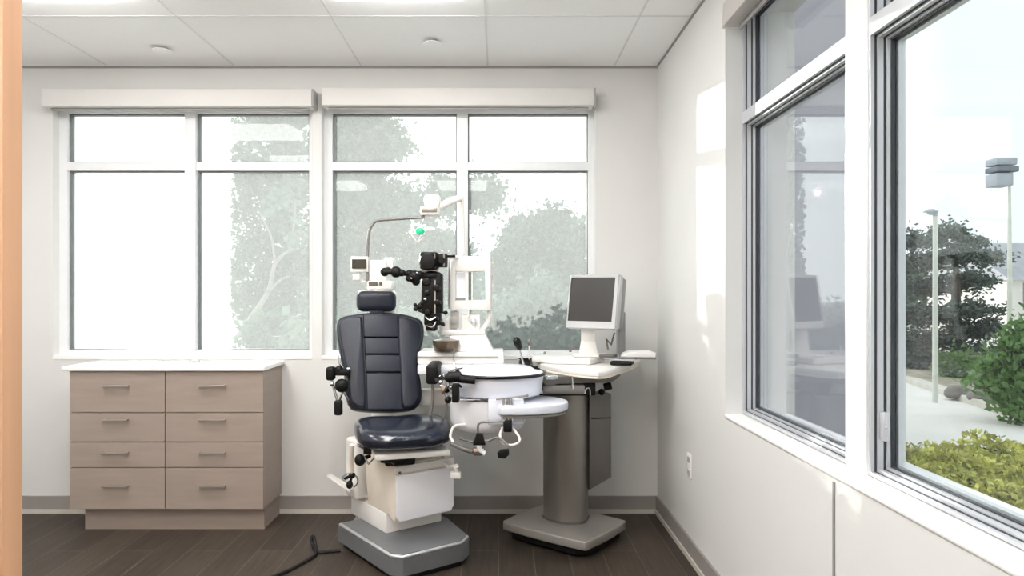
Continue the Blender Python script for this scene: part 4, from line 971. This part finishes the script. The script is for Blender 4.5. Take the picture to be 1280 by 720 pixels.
# hedge by the window
hx0, hx1, hy0, hy1, hz1 = 1.75, 4.6, 1.75, 3.66, .575
t = thing('clipped_hedge', 'yellow-green clipped hedge just outside the nearest right window', 'hedge', ((hx0+hx1)/2, (hy0+hy1)/2, GZ+.02))
b = B(); nx, ny = 40, 28; vs = []; fs = []
hh = lambda x, y: hz1-.07+.035*math.sin(x*7)*math.cos(y*6)+.02*math.sin(x*17+y*13)
for j in range(ny+1):
    for i in range(nx+1):
        x = hx0+.06+(hx1-hx0-.12)*i/nx; y = hy0+.06+(hy1-hy0-.12)*j/ny; vs.append((x, y, hh(x, y)))
for j in range(ny):
    for i in range(nx): q = j*(nx+1)+i; fs.append((q, q+1, q+nx+2, q+nx+1))
k0 = len(vs); ring = [i for i in range(nx+1)]+[j*(nx+1)+nx for j in range(1, ny+1)]+[ny*(nx+1)+i for i in range(nx-1, -1, -1)]+[j*(nx+1) for j in range(ny-1, 0, -1)]
for q in ring: vs.append((vs[q][0], vs[q][1], GZ+.02))
for a_ in range(len(ring)): c_ = (a_+1) % len(ring); fs.append((ring[a_], k0+a_, k0+c_, ring[c_]))
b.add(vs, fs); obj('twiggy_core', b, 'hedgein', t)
n = 60000
def leaves(name, n, size, m, lift):
    xs = rng.uniform(hx0, hx1, n); ys = rng.uniform(hy0, hy1, n)
    z = np.array([hh(x, y) for x, y in zip(xs, ys)])+rng.uniform(-.02, lift, n)
    k = rng.random(n) < .25
    side = rng.random(n) < .5
    xs[k & side] = hx0+rng.uniform(0, .08, (k & side).sum()); ys[k & ~side] = hy1-rng.uniform(0, .08, (k & ~side).sum())
    z[k] = GZ+.02+rng.random(k.sum())*(hz1-GZ-.05)
    p = np.stack([xs, ys, z], 1)
    a = rng.normal(size=(n, 3)); a /= np.linalg.norm(a, axis=1)[:, None]
    q = rng.normal(size=(n, 3)); q -= a*(a*q).sum(1)[:, None]; q /= np.linalg.norm(q, axis=1)[:, None]
    s = size*(.6+.8*rng.random(n))[:, None]
    v = np.empty((n, 4, 3)); v[:, 0] = p-a*s*.9; v[:, 1] = p+q*s/2; v[:, 2] = p+a*s*.9; v[:, 3] = p-q*s/2
    W = np.array(WM[t.name].inverted()); v = v.reshape(-1, 3) @ W[:3, :3].T+W[:3, 3]
    me = bpy.data.meshes.new(name); me.from_pydata(v.tolist(), [], [(4*i, 4*i+1, 4*i+2, 4*i+3) for i in range(n)]); me.materials.append(M[m])
    o = bpy.data.objects.new(name, me); C.objects.link(o); o.parent = t; return o
leaves('foliage', n, .019, 'hedge', .075)

# ================================================================ LIGHT, SKY, CAMERA
w = bpy.data.worlds.new('sky'); S.world = w; w.use_nodes = True; nt = w.node_tree; nt.nodes.clear()
o = nt.nodes.new('ShaderNodeOutputWorld'); bg = nt.nodes.new('ShaderNodeBackground'); tc = nt.nodes.new('ShaderNodeTexCoord')
dt = nt.nodes.new('ShaderNodeVectorMath'); dt.operation = 'DOT_PRODUCT'; dt.inputs[1].default_value = Vector((-.41, .90, .13)).normalized()
rp_ = nt.nodes.new('ShaderNodeValToRGB')           # the sky is brightest round the sun
rp_.color_ramp.elements[0].position = .55; rp_.color_ramp.elements[0].color = (.425, .465, .478, 1)
rp_.color_ramp.elements[1].position = .80; rp_.color_ramp.elements[1].color = (1, 1, 1, 1)
nt.links.new(tc.outputs['Generated'], dt.inputs[0]); nt.links.new(dt.outputs['Value'], rp_.inputs[0]); nt.links.new(rp_.outputs[0], bg.inputs[0])
bg.inputs[1].default_value = 1.4; nt.links.new(bg.outputs[0], o.inputs[0])
sd = bpy.data.lights.new('sun', 'SUN'); sd.energy = 2.2; sd.angle = math.radians(.2); sd.color = (1, .97, .92)
so = bpy.data.objects.new('sun', sd); C.objects.link(so)
so.rotation_euler = Vector((.41, -.90, -.13)).to_track_quat('-Z', 'Y').to_euler(); so.location = (-10, 20, 8)

cd = bpy.data.cameras.new('camera'); co_ = bpy.data.objects.new('camera', cd); C.objects.link(co_)
co_.location = (0, 0, H); co_.rotation_euler = (PI/2, 0, 0)
cd.sensor_width = 36; cd.lens = 36*F/1280; cd.shift_x = (640-CX)/1280; cd.shift_y = (CY-360)/1280; cd.clip_start = .05; cd.clip_end = 300
S.camera = co_
S.view_settings.view_transform = 'Standard'; S.view_settings.look = 'None'; S.view_settings.gamma = 1; S.view_settings.use_curve_mapping = False
S.view_settings.exposure = 0.75
